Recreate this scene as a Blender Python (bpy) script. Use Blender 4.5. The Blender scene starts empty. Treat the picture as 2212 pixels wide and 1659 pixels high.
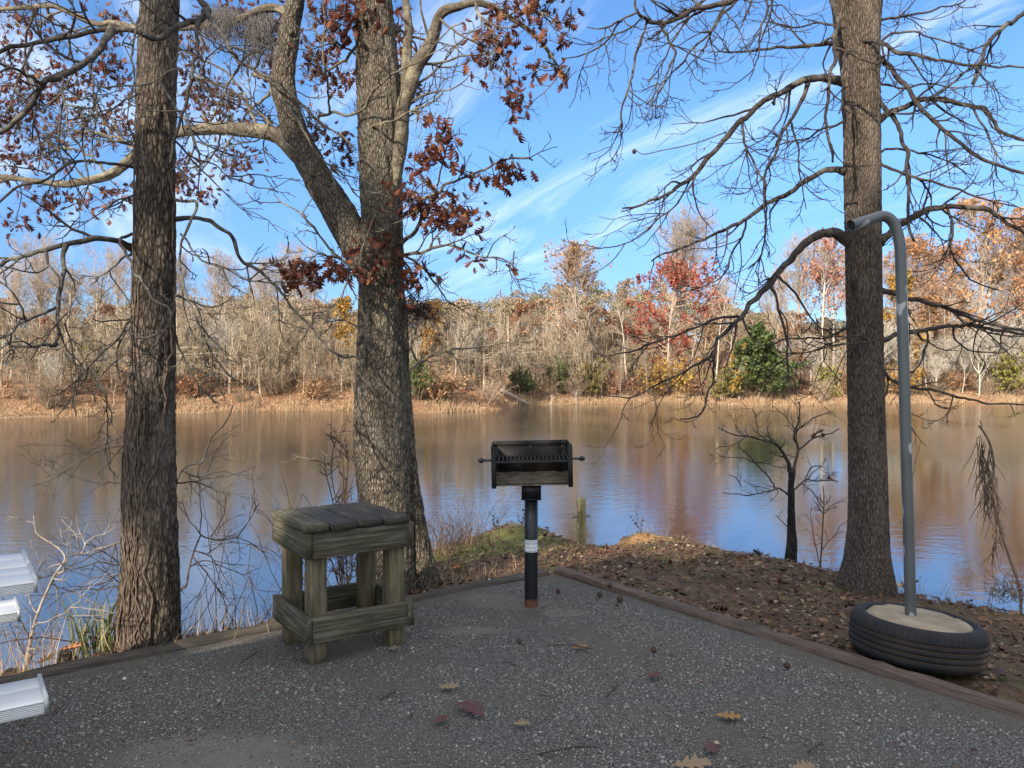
import bpy, math, numpy as np
from mathutils import Vector, Matrix, noise as mnoise
R=math.radians
scene=bpy.context.scene
COL=scene.collection
# ---------------------------------------------------------------- camera
EYE=1.5; FPX=1700.0; CX,CY=1106.0,829.5; HOR=805.0      # measured on a 2212x1659 view of the photograph
PITCH=math.atan((CY-HOR)/FPX)
cam_d=bpy.data.cameras.new('camera'); cam=bpy.data.objects.new('camera',cam_d); COL.objects.link(cam)
cam.location=(0,0,EYE); cam.rotation_euler=(math.pi/2-PITCH,0,0)
cam_d.sensor_width=36; cam_d.lens=36*FPX/2212; cam_d.clip_end=4000; cam_d.clip_start=.05
scene.camera=cam
cp,sp=math.cos(PITCH),math.sin(PITCH)
def W(px,py,Y):
    """world point seen at a pixel of the photograph, at distance Y in front of the camera"""
    a=(px-CX)/FPX; b=-(py-CY)/FPX
    dy=cp+b*sp; dz=-sp+b*cp
    return np.array([a/dy*Y, Y, EYE+dz/dy*Y])
def G(px,py,z=0.0):
    a=(px-CX)/FPX; b=-(py-CY)/FPX
    dy=cp+b*sp; dz=-sp+b*cp
    t=(z-EYE)/dz
    return np.array([a*t,dy*t,z])
# ---------------------------------------------------------------- mesh helpers
def mesh(name,V,F,mat,parent=None,base=(0,0,0),smooth=False,uv=None,mats=None,mi=None):
    """one mesh object from vertices and a list of index arrays (n,k); vertices are world points, stored relative to base"""
    V=np.asarray(V,dtype=np.float64)-np.asarray(base,dtype=np.float64)
    if isinstance(F,np.ndarray): F=[F]
    F=[np.asarray(f,dtype=np.int32) for f in F if len(f)]
    me=bpy.data.meshes.new(name)
    me.vertices.add(len(V)); me.vertices.foreach_set('co',V.astype(np.float32).ravel())
    loops=np.concatenate([f.ravel() for f in F]); sizes=np.concatenate([np.full(len(f),f.shape[1],dtype=np.int32) for f in F])
    starts=np.concatenate([[0],np.cumsum(sizes)[:-1]]).astype(np.int32)
    me.loops.add(len(loops)); me.loops.foreach_set('vertex_index',loops)
    me.polygons.add(len(sizes)); me.polygons.foreach_set('loop_start',starts); me.polygons.foreach_set('loop_total',sizes)
    if smooth: me.polygons.foreach_set('use_smooth',np.ones(len(sizes),dtype=bool))
    if mats:
        for m in mats: me.materials.append(m)
        if mi is not None: me.polygons.foreach_set('material_index',np.asarray(mi,dtype=np.int32))
    elif mat: me.materials.append(mat)
    if uv is not None:
        l=me.uv_layers.new(name='UVMap'); l.data.foreach_set('uv',np.asarray(uv,dtype=np.float32)[loops].ravel())
    me.update(calc_edges=True); me.validate()
    o=bpy.data.objects.new(name,me); COL.objects.link(o)
    if parent is not None: o.parent=parent
    else: o.location=base
    return o
def tag(o,label=None,cat=None,group=None,kind=None):
    if label: o['label']=label
    if cat: o['category']=cat
    if group: o['group']=group
    if kind: o['kind']=kind
    return o
def thing(name,label,cat,loc=(0,0,0),rz=0,group=None):
    o=bpy.data.objects.new(name,None); COL.objects.link(o); o.location=tuple(loc); o.rotation_euler=(0,0,rz)
    o.empty_display_size=.2
    return tag(o,label,cat,group)
def dup(root,loc,rz=0,s=1.0,label=None,group=None):
    r=root.copy(); COL.objects.link(r); r.location=tuple(loc); r.rotation_euler=(0,0,rz)
    r.scale=(s,s,s) if np.isscalar(s) else s
    for ch in list(root.children):
        c=ch.copy(); COL.objects.link(c); c.parent=r
        for g in list(ch.children):
            d=g.copy(); COL.objects.link(d); d.parent=c
    if label: r['label']=label
    if group: r['group']=group
    return r
def nrm(v): return v/np.maximum(np.linalg.norm(v,axis=-1,keepdims=True),1e-9)
class Geo:
    """collects shapes into one mesh"""
    def __init__(s): s.V=[];s.F={};s.n=0;s.UV=[]
    def add(s,V,F,uv=None):
        V=np.asarray(V,dtype=float)
        if isinstance(F,np.ndarray) or (len(F) and np.ndim(F[0])==1 and not isinstance(F[0],np.ndarray)): F=[F]
        for f in F:
            f=np.asarray(f,dtype=np.int64)
            if f.size: s.F.setdefault(f.shape[1],[]).append(f+s.n)
        s.V.append(V); s.n+=len(V)
        s.UV.append(np.zeros((len(V),2)) if uv is None else np.asarray(uv))
    def box(s,c,size,M=None):
        h=np.array(size)/2; v=np.array([[x,y,z] for z in(-1,1) for y in(-1,1) for x in(-1,1)])*h
        if M is not None: v=v@np.asarray(M).T
        s.add(v+np.array(c),np.array([[0,2,3,1],[4,5,7,6],[0,1,5,4],[1,3,7,5],[3,2,6,7],[2,0,4,6]]))
    def tubes(s,P,Rad,k=5,cap=False):
        """P (M,n,3), Rad (M,n)"""
        P=np.asarray(P,dtype=float);Rad=np.asarray(Rad,dtype=float)
        if P.ndim==2: P=P[None];Rad=Rad[None]
        M,n,_=P.shape
        if M==0: return
        T=nrm(np.gradient(P,axis=1))
        mt=nrm(P[:,-1]-P[:,0]); ref=np.zeros((M,3)); ref[np.arange(M),np.argmin(np.abs(mt),axis=1)]=1
        n1=nrm(np.cross(T,ref[:,None,:])); n2=np.cross(T,n1)
        th=np.arange(k)*2*math.pi/k
        ring=(n1[:,:,None,:]*np.cos(th)[None,None,:,None]+n2[:,:,None,:]*np.sin(th)[None,None,:,None])*Rad[:,:,None,None]+P[:,:,None,:]
        V=ring.reshape(-1,3)
        b=(np.arange(M)*n*k)[:,None,None]; i=(np.arange(n-1)*k)[None,:,None]; j=np.arange(k)[None,None,:]; j2=(np.arange(k)+1)%k; j2=j2[None,None,:]
        F=np.stack([b+i+j,b+i+j2,b+i+k+j2,b+i+k+j],axis=-1).reshape(-1,4)
        Fs=[F]
        if cap:
            Fs.append((b[:,0]+np.arange(k)[None,::-1]).reshape(-1,k)); Fs.append((b[:,0]+(n-1)*k+np.arange(k)[None,:]).reshape(-1,k))
        s.add(V,Fs)
    def lathe(s,prof,k=48,c=(0,0,0),M=None,cap=True,rmod=None):
        """prof [(r,z)]"""
        th=np.arange(k)*2*math.pi/k; pr=np.array(prof,dtype=float); n=len(pr)
        r=np.repeat(pr[:,0:1],k,axis=1)
        if rmod is not None: r=rmod(r,th,pr)
        v=np.stack([r*np.cos(th),r*np.sin(th),np.repeat(pr[:,1:2],k,axis=1)],axis=-1).reshape(-1,3)
        if M is not None: v=v@np.asarray(M).T
        i=(np.arange(n-1)*k)[:,None]; j=np.arange(k)[None,:]; j2=((np.arange(k)+1)%k)[None,:]
        F=[np.stack([i+j,i+j2,i+k+j2,i+k+j],axis=-1).reshape(-1,4)]
        if cap: F+= [np.arange(k)[None,::-1],((n-1)*k+np.arange(k))[None,:]]
        s.add(v+np.array(c),F)
    def obj(s,name,mat,parent=None,base=(0,0,0),smooth=False,uv=False):
        V=np.concatenate(s.V)
        return mesh(name,V,[np.concatenate(f) for f in s.F.values()],mat,parent,base,smooth,np.concatenate(s.UV) if uv else None)
def walk(S,D,L,n,curl,trop,rng,hook=0.0):
    """random walks: starts S, directions D, lengths L -> (M,n,3)"""
    M=len(S); P=np.zeros((M,n,3)); P[:,0]=S; d=nrm(np.asarray(D,dtype=float)); st=(np.asarray(L)/(n-1))[:,None]
    for i in range(1,n):
        P[:,i]=P[:,i-1]+d*st
        d=d+rng.normal(0,curl,(M,3)); d[:,2]+=trop+hook*i/n; d=nrm(d)
    return P
def spawn(P,Rad,k,rng,lo,hi,ang,flat=1.0):
    """k children per polyline: start, direction, parent radius, fraction along"""
    M,n,_=P.shape
    f=rng.uniform(lo,hi,(M,k)); x=f*(n-1); i=np.minimum(x.astype(int),n-2); t=x-i; m=np.arange(M)[:,None]
    S=P[m,i]*(1-t)[...,None]+P[m,i+1]*t[...,None]; T=nrm(P[m,i+1]-P[m,i]); r=Rad[m,i]*(1-t)+Rad[m,i+1]*t
    q=rng.normal(0,1,(M,k,3)); q[...,2]*=flat; q=q-(q*T).sum(-1,keepdims=True)*T; q=nrm(q)
    a=ang*rng.uniform(.7,1.3,(M,k))[...,None]
    D=T*np.cos(a)+q*np.sin(a)
    return S.reshape(-1,3),D.reshape(-1,3),r.ravel(),f.ravel()
def taper(M,n,r0,r1):
    r0=np.broadcast_to(np.asarray(r0,dtype=float),(M,)); r1=np.broadcast_to(np.asarray(r1,dtype=float),(M,))
    t=np.linspace(0,1,n)[None,:]; return r0[:,None]*(1-t)+r1[:,None]*t
# leaves -----------------------------------------------------------------
def oak_leaf(n=9,detail=True):
    t=np.linspace(0,1,n)
    w=np.interp(t,[0,.12,.25,.36,.5,.6,.74,.84,.93,1],[.015,.10,.22,.08,.36,.10,.34,.09,.16,0.0]) if not detail else None
    if detail:
        t=np.array([0,.12,.22,.30,.44,.52,.64,.74,.86,1.0]); w=np.array([.012,.03,.22,.07,.36,.10,.40,.12,.20,0.01]); fwd=np.array([0,0,.05,0,.09,0,.10,0,.07,0])
    else: fwd=np.zeros_like(t)
    n=len(t)
    mid=np.stack([t,np.zeros(n),-.10*(t-.3)**2],-1)
    L=np.stack([t+fwd,w,.10*w-.10*(t-.3)**2+.25*w*w],-1); Rr=L*np.array([1,-1,1])
    V=np.concatenate([mid,L,Rr]); i=np.arange(n-1)
    F=np.concatenate([np.stack([i,i+1,n+i+1,n+i],-1),np.stack([i,2*n+i,2*n+i+1,i+1],-1)])
    return V,F
LEAF_OAK=oak_leaf()
LEAF_SIMPLE=(np.array([[0,0,0],[.3,.28,.06],[.7,.3,.05],[1,0,-.08],[.7,-.28,.08],[.3,-.3,.03]]),np.array([[0,1,2,3],[0,3,4,5]]))
LEAF_QUAD=(np.array([[-.5,-.35,0],[.5,-.35,0],[.5,.35,0.05],[-.5,.35,-.05]]),np.array([[0,1,2,3]]))
def leaves(g,pos,axis,nor,size,tmpl,curl=None):
    V0,F0=tmpl; M=len(pos)
    if M==0: return
    a=nrm(axis); b=nrm(np.cross(nor,a)); c=np.cross(a,b)
    if curl is None: T=np.broadcast_to(V0,(M,)+V0.shape)
    else:
        T=np.array(np.broadcast_to(V0,(M,)+V0.shape)); T[:,:,2]+=curl[:,None]*(T[:,:,0]-.4)**2+curl[:,None]*1.3*np.abs(T[:,:,1])
    V=(a[:,None]*T[:,:,0:1]+b[:,None]*T[:,:,1:2]+c[:,None]*T[:,:,2:3])*np.asarray(size).reshape(-1,1,1)+np.asarray(pos)[:,None]
    F=(F0[None]+(np.arange(M)*len(V0))[:,None,None]).reshape(-1,F0.shape[1])
    g.add(V.reshape(-1,3),F)
# ---------------------------------------------------------------- materials
class Mat:
    def __init__(s,name):
        s.m=bpy.data.materials.new(name); s.m.use_nodes=True; s.t=s.m.node_tree; s.N=s.t.nodes; s.L=s.t.links
        s.b=s.N['Principled BSDF']
    def n(s,ty,**kw):
        x=s.N.new(ty)
        for k,v in kw.items(): setattr(x,k,v)
        return x
    def link(s,a,b): s.L.new(a,b)
    def setv(s,inp,v):
        if hasattr(v,'is_output') or isinstance(v,bpy.types.NodeSocket): s.L.new(v,inp)
        else: inp.default_value=v
    def co(s,kind='Object',scale=(1,1,1),off=(0,0,0)):
        t=s.n('ShaderNodeTexCoord'); m=s.n('ShaderNodeMapping'); s.link(t.outputs[kind],m.inputs[0])
        m.inputs['Scale'].default_value=scale; m.inputs['Location'].default_value=off
        return m.outputs[0]
    def noise(s,v,scale,detail=4,rough=.55,dist=0.0,out=0):
        x=s.n('ShaderNodeTexNoise'); s.link(v,x.inputs['Vector']); x.inputs['Scale'].default_value=scale
        x.inputs['Detail'].default_value=detail; x.inputs['Roughness'].default_value=rough; x.inputs['Distortion'].default_value=dist
        return x.outputs[out]
    def vor(s,v,scale,feature='F1',out='Distance',rand=1.0):
        x=s.n('ShaderNodeTexVoronoi',feature=feature); s.link(v,x.inputs['Vector']); x.inputs['Scale'].default_value=scale
        x.inputs['Randomness'].default_value=rand
        return x.outputs[out]
    def ramp(s,f,stops,interp='LINEAR'):
        x=s.n('ShaderNodeValToRGB'); s.setv(x.inputs[0],f); e=x.color_ramp.elements; x.color_ramp.interpolation=interp
        while len(e)<len(stops): e.new(.5)
        for el,(p,c) in zip(e,stops):
            el.position=p; el.color=(c,c,c,1) if np.isscalar(c) else (*c,1)
        return x.outputs[0]
    def mix(s,f,a,b,mode='MIX'):
        x=s.n('ShaderNodeMix',data_type='RGBA',blend_type=mode); x.clamp_factor=True
        s.setv(x.inputs[0],f)
        for i,v in ((6,a),(7,b)): s.setv(x.inputs[i],v if isinstance(v,bpy.types.NodeSocket) else ((v,v,v,1) if np.isscalar(v) else (*v,1)))
        return x.outputs[2]
    def math(s,op,a,b=0.0,c=None):
        x=s.n('ShaderNodeMath',operation=op); s.setv(x.inputs[0],a); s.setv(x.inputs[1],b)
        if c is not None: s.setv(x.inputs[2],c)
        return x.outputs[0]
    def bump(s,h,strength=.5,dist=.01,normal=None):
        x=s.n('ShaderNodeBump'); s.link(h,x.inputs['Height']); x.inputs['Strength'].default_value=strength; x.inputs['Distance'].default_value=dist
        if normal is not None: s.link(normal,x.inputs['Normal'])
        return x.outputs[0]
    def out(s,col,rough=.8,normal=None,spec=.3,metal=0.0):
        s.setv(s.b.inputs['Base Color'],col if isinstance(col,bpy.types.NodeSocket) else (*col,1)); s.setv(s.b.inputs['Roughness'],rough)
        s.setv(s.b.inputs['Specular IOR Level'],spec); s.setv(s.b.inputs['Metallic'],metal)
        if normal is not None: s.link(normal,s.b.inputs['Normal'])
        return s.m
    def island(s):
        return s.n('ShaderNodeNewGeometry').outputs['Random Per Island']
    def objrand(s): return s.n('ShaderNodeObjectInfo').outputs['Random']
def mat_bark(name,dark,mid,light,zs=.22,sc=40,lichen=0.15,lcol=(.34,.34,.27)):
    k=Mat(name); v=k.co('Object',(1,1,zs)); 
    a=k.noise(v,sc,6,.65,.6); e=k.vor(v,sc*.9,'DISTANCE_TO_EDGE'); big=k.noise(k.co(),1.6,3)
    h=k.math('ADD',k.math('MULTIPLY',a,.85),k.math('MULTIPLY',k.ramp(e,[(0,0.0),(.25,1.0)]),.38))
    c=k.ramp(h,[(.32,dark),(.62,mid),(.95,light)])
    c=k.mix(k.ramp(big,[(.35,0.0),(.7,.45)]),c,k.mix(.5,c,dark))
    sc_=k.ramp(k.noise(k.co(scale=(1,1,.5),off=(4,4,0)),3.2,5,.65),[(.50,0.0),(.66,.75)]); c=k.mix(sc_,c,k.mix(.6,c,light))
    dk=k.ramp(k.noise(k.co(scale=(1,1,.35),off=(9,2,0)),5,6,.75),[(.56,0.0),(.66,.85)]); c=k.mix(dk,c,dark)
    li=k.ramp(k.noise(k.co(),9,6,.75),[(.56,0.0),(.64,1.0)])
    c=k.mix(k.math('MULTIPLY',li,lichen),c,lcol)
    return k.out(c,.9,k.bump(h,1.0,.03),.15)
def mat_twig(name,dark,light,lichen=0.3,lcol=(.30,.29,.23),sc=30):
    k=Mat(name); v=k.co(); a=k.noise(v,sc,4,.7)
    c=k.ramp(a,[(.3,dark),(.7,light)])
    li=k.ramp(k.noise(v,7,4,.7),[(.5,0.0),(.62,1.0)]); c=k.mix(k.math('MULTIPLY',li,lichen),c,lcol)
    return k.out(c,.85,k.bump(a,.8,.008),.15)
def mat_leaf(name,stops,trans=.25,rough=.6,objvar=0.0):
    k=Mat(name); r=k.island(); c=k.ramp(r,stops)
    a=k.noise(k.co(),25,3); c=k.mix(k.ramp(a,[(.35,.35),(.65,0.0)]),c,k.mix(.5,c,(.03,.015,.01)))
    if objvar:
        hs=k.n('ShaderNodeHueSaturation'); k.link(c,hs.inputs['Color']); o=k.objrand()
        k.setv(hs.inputs['Value'],k.math('MULTIPLY_ADD',o,objvar*1.6,1-objvar*.8)); k.setv(hs.inputs['Hue'],k.math('MULTIPLY_ADD',o,.03,.485)); c=hs.outputs[0]
    m=k.out(c,rough,None,.2)
    if trans:
        tr=k.n('ShaderNodeBsdfTranslucent'); k.link(c,tr.inputs[0]); ms=k.n('ShaderNodeMixShader'); ms.inputs[0].default_value=trans
        k.link(k.b.outputs[0],ms.inputs[1]); k.link(tr.outputs[0],ms.inputs[2]); k.link(ms.outputs[0],k.N['Material Output'].inputs[0])
    return m
def mat_wood(name,c0,c1,c2,green=0.0,rough=.85,along=3.0,across=60.0,greens=((.05,.06,.015),(.10,.12,.03))):
    k=Mat(name); v=k.co('UV',(along,across,1)); a=k.noise(v,1.0,6,.7,.4); st=k.noise(k.co('UV',(5,14,1)),1.0,4,.6)
    c=k.ramp(a,[(.28,c0),(.5,c1),(.75,c2)])
    c=k.mix(k.ramp(st,[(.42,.0),(.66,.75)]),c,k.mix(.7,c,(.03,.028,.025)))
    if green:
        gm=k.ramp(k.noise(k.co('Object'),5.5,5,.7),[(.42,0.0),(.66,green)]); c=k.mix(gm,c,k.ramp(a,[(.3,greens[0]),(.7,greens[1])]))
    return k.out(c,rough,k.bump(a,.5,.006),.2)
M={}
M['bark_left']=mat_bark('dark furrowed bark',(.023,.017,.013),(.092,.070,.052),(.24,.196,.15),.28,62,.10)
M['bark_oak']=mat_bark('grey oak bark',(.031,.024,.018),(.128,.105,.078),(.27,.226,.168),.32,68,.30)
M['bark_right']=mat_bark('brown ridged bark',(.031,.023,.017),(.122,.094,.071),(.24,.19,.147),.2,80,.06)
M['bark_dark']=mat_bark('blackish bark',(.012,.010,.009),(.035,.029,.026),(.07,.06,.052),.4,60,.05)
M['limb_left']=mat_twig('grey limb bark',(.020,.017,.015),(.082,.070,.060),.35,(.26,.25,.19),45)
M['limb_oak']=mat_twig('pale oak limb bark',(.04,.033,.025),(.16,.132,.095),.6,(.30,.27,.18),55)
M['limb_right']=mat_twig('brown limb bark',(.017,.013,.012),(.066,.053,.046),.3,(.24,.23,.18),45)
M['twig_dark']=mat_twig('dark twig bark',(.025,.02,.018),(.08,.065,.058),.1)
M['twig_brown']=mat_twig('brown twig bark',(.06,.04,.03),(.17,.12,.085),.1)
M['twig_white']=mat_twig('white mottled bark',(.12,.09,.065),(.36,.30,.235),.45,(.5,.45,.37),22)
M['leaf_rust']=mat_leaf('rust oak leaves',[(0,(.06,.020,.016)),(.4,(.115,.036,.024)),(.75,(.185,.058,.030)),(.93,(.27,.10,.04)),(1,(.36,.16,.06))],.35)
M['leaf_dry']=mat_leaf('dry fallen leaves',[(0,(.045,.021,.014)),(.4,(.10,.045,.027)),(.7,(.155,.082,.046)),(.93,(.25,.16,.092)),(1,(.46,.35,.23))],.0)
M['moss_hang']=mat_twig('grey hanging moss',(.10,.09,.085),(.22,.20,.185),0)
# ---------------------------------------------------------------- light and sky settings
SKY_SAT,SKY_VAL,SKY_HUE,SKY_STR=1.25,.88,.506,.13
CLOUD_A,CLOUD_B,CLOUD_COL=9.3,4.1,(6.3,6.55,6.9)
EXPO=1.0
HZ=[(.34,.44,.66),(.42,.55,.82),(.80,.90,1.0)]
def SHADE():
    shade_tree('unseen rust leafed tree behind the viewer on the left, crown shaped to shade the pad',[(1.3,1.2,16,1.3,1300),(2.35,1.4,15.5,1.0,900),(.2,1.8,16.5,1.3,1200),(1.6,2.5,17,1.05,900),(-.6,1.4,16,1.0,700),(.5,3.2,17.5,1.2,900),(2.5,1.95,17,.5,300),(1.3,4.2,18,1.2,800),(.3,4.9,18,1.2,700),(3.1,.9,15,.5,300),(2.9,1.7,15,.35,160),(4.0,2.2,16,.33,110),(4.04,3.6,17,.26,80),(3.95,4.7,18,.3,80),(3.45,4.3,18,.2,40)],(-7.3,-10.8,0),5)
HAZE=.0011
# ================================================================ near shore
WATER_Z=-1.7
CORNER=np.array([.32,5.86]); LDIR=np.array([-.794,-.607]); RDIR=np.array([.604,-.797])   # pad edges run from the corner
LN=np.array([-.607,.794]); RN=np.array([.797,.604])                                     # outward normals
EDGE=np.array([(-30,-17),(-9,-1.0),(-3.2,3.75),(-2.35,4.45),(-1.55,5.15),(-1.15,5.9),(-1.0,6.7),(-.95,7.6),(-.78,8.35),(-.3,9.0),(.05,9.3),(.4,9.25),(.62,8.95),(.8,9.12),(1.05,8.9),(1.55,9.2),(1.9,8.9),(2.3,8.6),(2.9,8.25),(3.25,7.3),(3.45,6.85),(4.05,6.35),(6,5.6),(12,3),(40,-10)],dtype=float)
def edge_dist(x,y):
    """signed distance to the bank's edge: positive on land"""
    p=np.stack([x,y],-1); best=np.full(x.shape,1e9); side=np.zeros(x.shape)
    for a,b in zip(EDGE[:-1],EDGE[1:]):
        ab=b-a; t=np.clip(((p-a)@ab)/(ab@ab),0,1); q=a+t[...,None]*ab; d=np.linalg.norm(p-q,axis=-1)
        cr=ab[0]*(p[...,1]-a[1])-ab[1]*(p[...,0]-a[0]); m=d<best
        best=np.where(m,d,best); side=np.where(m,np.sign(-cr),side)
    return best*side
def pad_out(x,y):
    p=np.stack([x,y],-1)-CORNER
    return np.maximum(p@LN,p@RN)
def fbm(x,y,s,seed=0.0,o=3):
    r=np.zeros(x.shape); f=r.ravel()
    for i,(a,b) in enumerate(zip(x.ravel(),y.ravel())): f[i]=mnoise.fractal((a*s+seed,b*s-seed,seed),1.0,2.0,o)
    return r
def ground_z(x,y,detail=True):
    x=np.asarray(x,float);y=np.asarray(y,float)
    d=pad_out(x,y); z=np.where(d>0,-.02-.125*np.maximum(d-.1,0),-.03)
    z=np.maximum(z,-.62)
    z-=.26*np.exp(-(((x-.8)/.42)**2+((y-9.0)/.95)**2)); z+=.05*np.exp(-(((x-1.5)/.3)**2+((y-9.0)/.3)**2))+.10*np.exp(-(((x-.1)/.7)**2+((y-8.9)/.8)**2))
    e=edge_dist(x,y)
    if detail: z=z+np.where(d>.08,1,0)*(fbm(x,y,1.3,3.1)*.045+fbm(x,y,6,7.7)*.014)
    drop=np.where(e<0,-e,0)
    return np.where(e<0,z-np.minimum(1.25*drop+.10*np.minimum(drop/.05,1),2.6),z-.05*np.exp(-np.maximum(e,0)/.12))
def grid_mesh(name,xs,ys,zf,mat,**kw):
    X,Y=np.meshgrid(xs,ys); Z=zf(X,Y); V=np.stack([X,Y,Z],-1).reshape(-1,3); nx=len(xs)
    i=np.arange(len(ys)-1)[:,None]*nx; j=np.arange(nx-1)[None,:]
    return mesh(name,V,np.stack([i+j,i+j+1,i+nx+j+1,i+nx+j],-1).reshape(-1,4),mat,smooth=True,**kw)
k=Mat('leafy earth'); v=k.co(); n1=k.noise(v,1.1,5,.6); n2=k.noise(v,14,6,.7); n3=k.noise(v,45,4,.7)
c=k.ramp(n2,[(.3,(.055,.036,.024)),(.55,(.125,.077,.048)),(.8,(.21,.14,.088))])
def spot(k,x,y,rx,ry,soft=.35):
    t=k.n('ShaderNodeTexCoord'); vv=k.n('ShaderNodeVectorMath',operation='SUBTRACT'); k.link(t.outputs['Object'],vv.inputs[0]); vv.inputs[1].default_value=(x,y,0)
    m=k.n('ShaderNodeVectorMath',operation='MULTIPLY'); k.link(vv.outputs[0],m.inputs[0]); m.inputs[1].default_value=(1/rx,1/ry,0)
    l=k.n('ShaderNodeVectorMath',operation='LENGTH'); k.link(m.outputs[0],l.inputs[0])
    d=k.math('ADD',l.outputs['Value'],k.math('MULTIPLY_ADD',k.noise(k.co(),5,5,.7),1.2,-.6))
    return k.ramp(d,[(1-soft,1.0),(1.0,0.0)])
k_clay=k.mix(n3,(.26,.13,.05),(.44,.25,.11))
c=k.mix(spot(k,1.3,8.95,1.1,.55),c,k_clay); c=k.mix(k.math('MULTIPLY',spot(k,.85,8.7,.7,.6),.8),c,k_clay)
moss=k.mix(n3,(.075,.08,.022),(.22,.205,.06)); c=k.mix(spot(k,-.2,7.9,1.0,.95),c,moss); c=k.mix(spot(k,.3,8.9,.35,.45),c,moss)
c=k.mix(k.math('MULTIPLY',k.ramp(k.noise(k.co(off=(3,1,0)),2.6,5,.7),[(.52,0.0),(.64,.7)]),1.0),c,k.mix(n3,(.04,.05,.016),(.11,.12,.04)))
ms=k.out(c,.95,k.bump(k.math('ADD',n2,k.math('MULTIPLY',n3,.5)),.8,.03),.15)
M['earth']=ms
xs=np.concatenate([np.linspace(-40,-4,19)[:-1],np.arange(-4,6.5,.06),np.linspace(6.5,40,16)]); ys=np.concatenate([np.linspace(-60,2.2,24)[:-1],np.arange(2.2,11.5,.06),np.linspace(11.5,14,4)])
tag(grid_mesh('ground',xs,ys,ground_z,M['earth']),'leaf strewn earth bank sloping down to the lake',None,None,'structure')
# ---- gravel pad
k=Mat('crushed gravel'); v=k.co(); cell=k.vor(v,150,'F1','Color'); ds=k.vor(v,150); n1=k.noise(v,1.3,5,.6); n2=k.noise(v,8,4,.6); sx=k.n('ShaderNodeSeparateColor'); k.link(cell,sx.inputs[0])
c=k.ramp(sx.outputs[0],[(0,(.085,.077,.066)),(.55,(.18,.163,.139)),(.9,(.27,.246,.212)),(1,(.38,.345,.295))])
c=k.mix(k.ramp(ds,[(.35,0.0),(.75,.8)]),c,(.06,.054,.047))
c=k.mix(k.ramp(n1,[(.46,0.0),(.60,.85)]),c,k.mix(n2,(.105,.087,.067),(.185,.158,.12)))
for (x,y,rx,ry,a) in ((-1.15,3.05,.5,.22,.9),(-1.9,3.4,.0001,.0001,.0),(-.25,4.55,.28,.09,.8),(.33,4.85,.17,.09,.7),(.02,5.05,.3,.16,.55),(-.15,5.2,.25,.12,.6)):
    c=k.mix(k.math('MULTIPLY',spot(k,x,y,rx,ry),a),c,k.mix(n2,(.17,.145,.115),(.27,.235,.19)))
M['gravel']=k.out(c,.9,k.bump(k.math('SUBTRACT',1.0,ds),1.0,.012),.2)
def padpt(a,b): # a along the left edge, b along the right edge, from the corner
    return CORNER+np.array(LDIR)*a+np.array(RDIR)*b
na=[0,.12]+list(np.arange(.25,7.1,.12))+[9,12,18]; X=[];
A,B=np.meshgrid(np.array(na),np.array(na)); P=CORNER+A[...,None]*LDIR+B[...,None]*RDIR
Z=fbm(P[...,0],P[...,1],1.1,1.7,2)*.014
V=np.concatenate([P,Z[...,None]],-1).reshape(-1,3); n=len(na); i=np.arange(n-1)[:,None]*n; j=np.arange(n-1)[None,:]
tag(mesh('gravel_pad',V,np.stack([i+j,i+n+j,i+n+j+1,i+j+1],-1).reshape(-1,4),M['gravel'],smooth=True),'grey crushed gravel pad',None,None,'structure')
# loose stones
rng=np.random.RandomState(5)
def stones(name,mat,pts,sz,rng,label):
    ph=(1+5**.5)/2; O=np.array([[1,0,0],[-1,0,0],[0,1,0],[0,-1,0],[0,0,1],[0,0,-1]],float); Fo=np.array([[0,2,4],[2,1,4],[1,3,4],[3,0,4],[2,0,5],[1,2,5],[3,1,5],[0,3,5]])
    m=len(pts); T=O[None]*rng.uniform(.55,1.25,(m,6,1)); T[:,:,2]*=.62; th=rng.uniform(0,6.28,m); c_,s_=np.cos(th)[:,None],np.sin(th)[:,None]
    tl=rng.normal(0,.35,(m,1)); z=T[:,:,2]+T[:,:,0]*tl
    Vx=T[:,:,0]*c_-T[:,:,1]*s_; Vy=T[:,:,0]*s_+T[:,:,1]*c_
    V=np.stack([Vx,Vy,z],-1)*sz[:,None,None]+pts[:,None]
    return tag(mesh(name,V.reshape(-1,3),(Fo[None]+(np.arange(m)*6)[:,None,None]).reshape(-1,3),mat),label,None,None,'stuff')
k=Mat('gravel stones'); r=k.island()
M['stone']=k.out(k.ramp(r,[(0,(.085,.077,.067)),(.35,(.155,.141,.121)),(.75,(.25,.228,.197)),(.975,(.30,.274,.237)),(.997,(.38,.35,.30)),(1,(.66,.62,.55))]),.75,None,.35)
m=150000; a=rng.uniform(.13,6.2,m); b=rng.uniform(.13,4.9,m); p=CORNER+a[:,None]*LDIR+b[:,None]*RDIR
pat=np.zeros(len(p))
for (x_,y_,rx_,ry_) in ((-1.15,3.05,.45,.2),(-.25,4.55,.28,.09),(.33,4.85,.17,.09),(.02,5.05,.3,.16),(-.15,5.2,.25,.12),(.6,4.2,.35,.12)): pat=np.maximum(pat,np.exp(-(((p[:,0]-x_)/rx_)**2+((p[:,1]-y_)/ry_)**2)))
p=p[rng.rand(len(p))>pat*.9]
fr=np.abs(p[:,0])<p[:,1]*.68+.1; ok=fr&(p[:,1]>2.6); p=p[ok]
pn=np.array([mnoise.noise((x*1.3,y*1.3,4.2))+.7*mnoise.noise((x*5,y*5,1)) for x,y in p]); keep=(pn+rng.normal(0,.25,len(p))>-.30); p=p[keep]
sz=rng.lognormal(math.log(.0050),.38,len(p)); z=np.array([mnoise.fractal((x*1.1+1.7,y*1.1-1.7,1.7),1.0,2.0,2) for x,y in p])*.014
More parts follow.
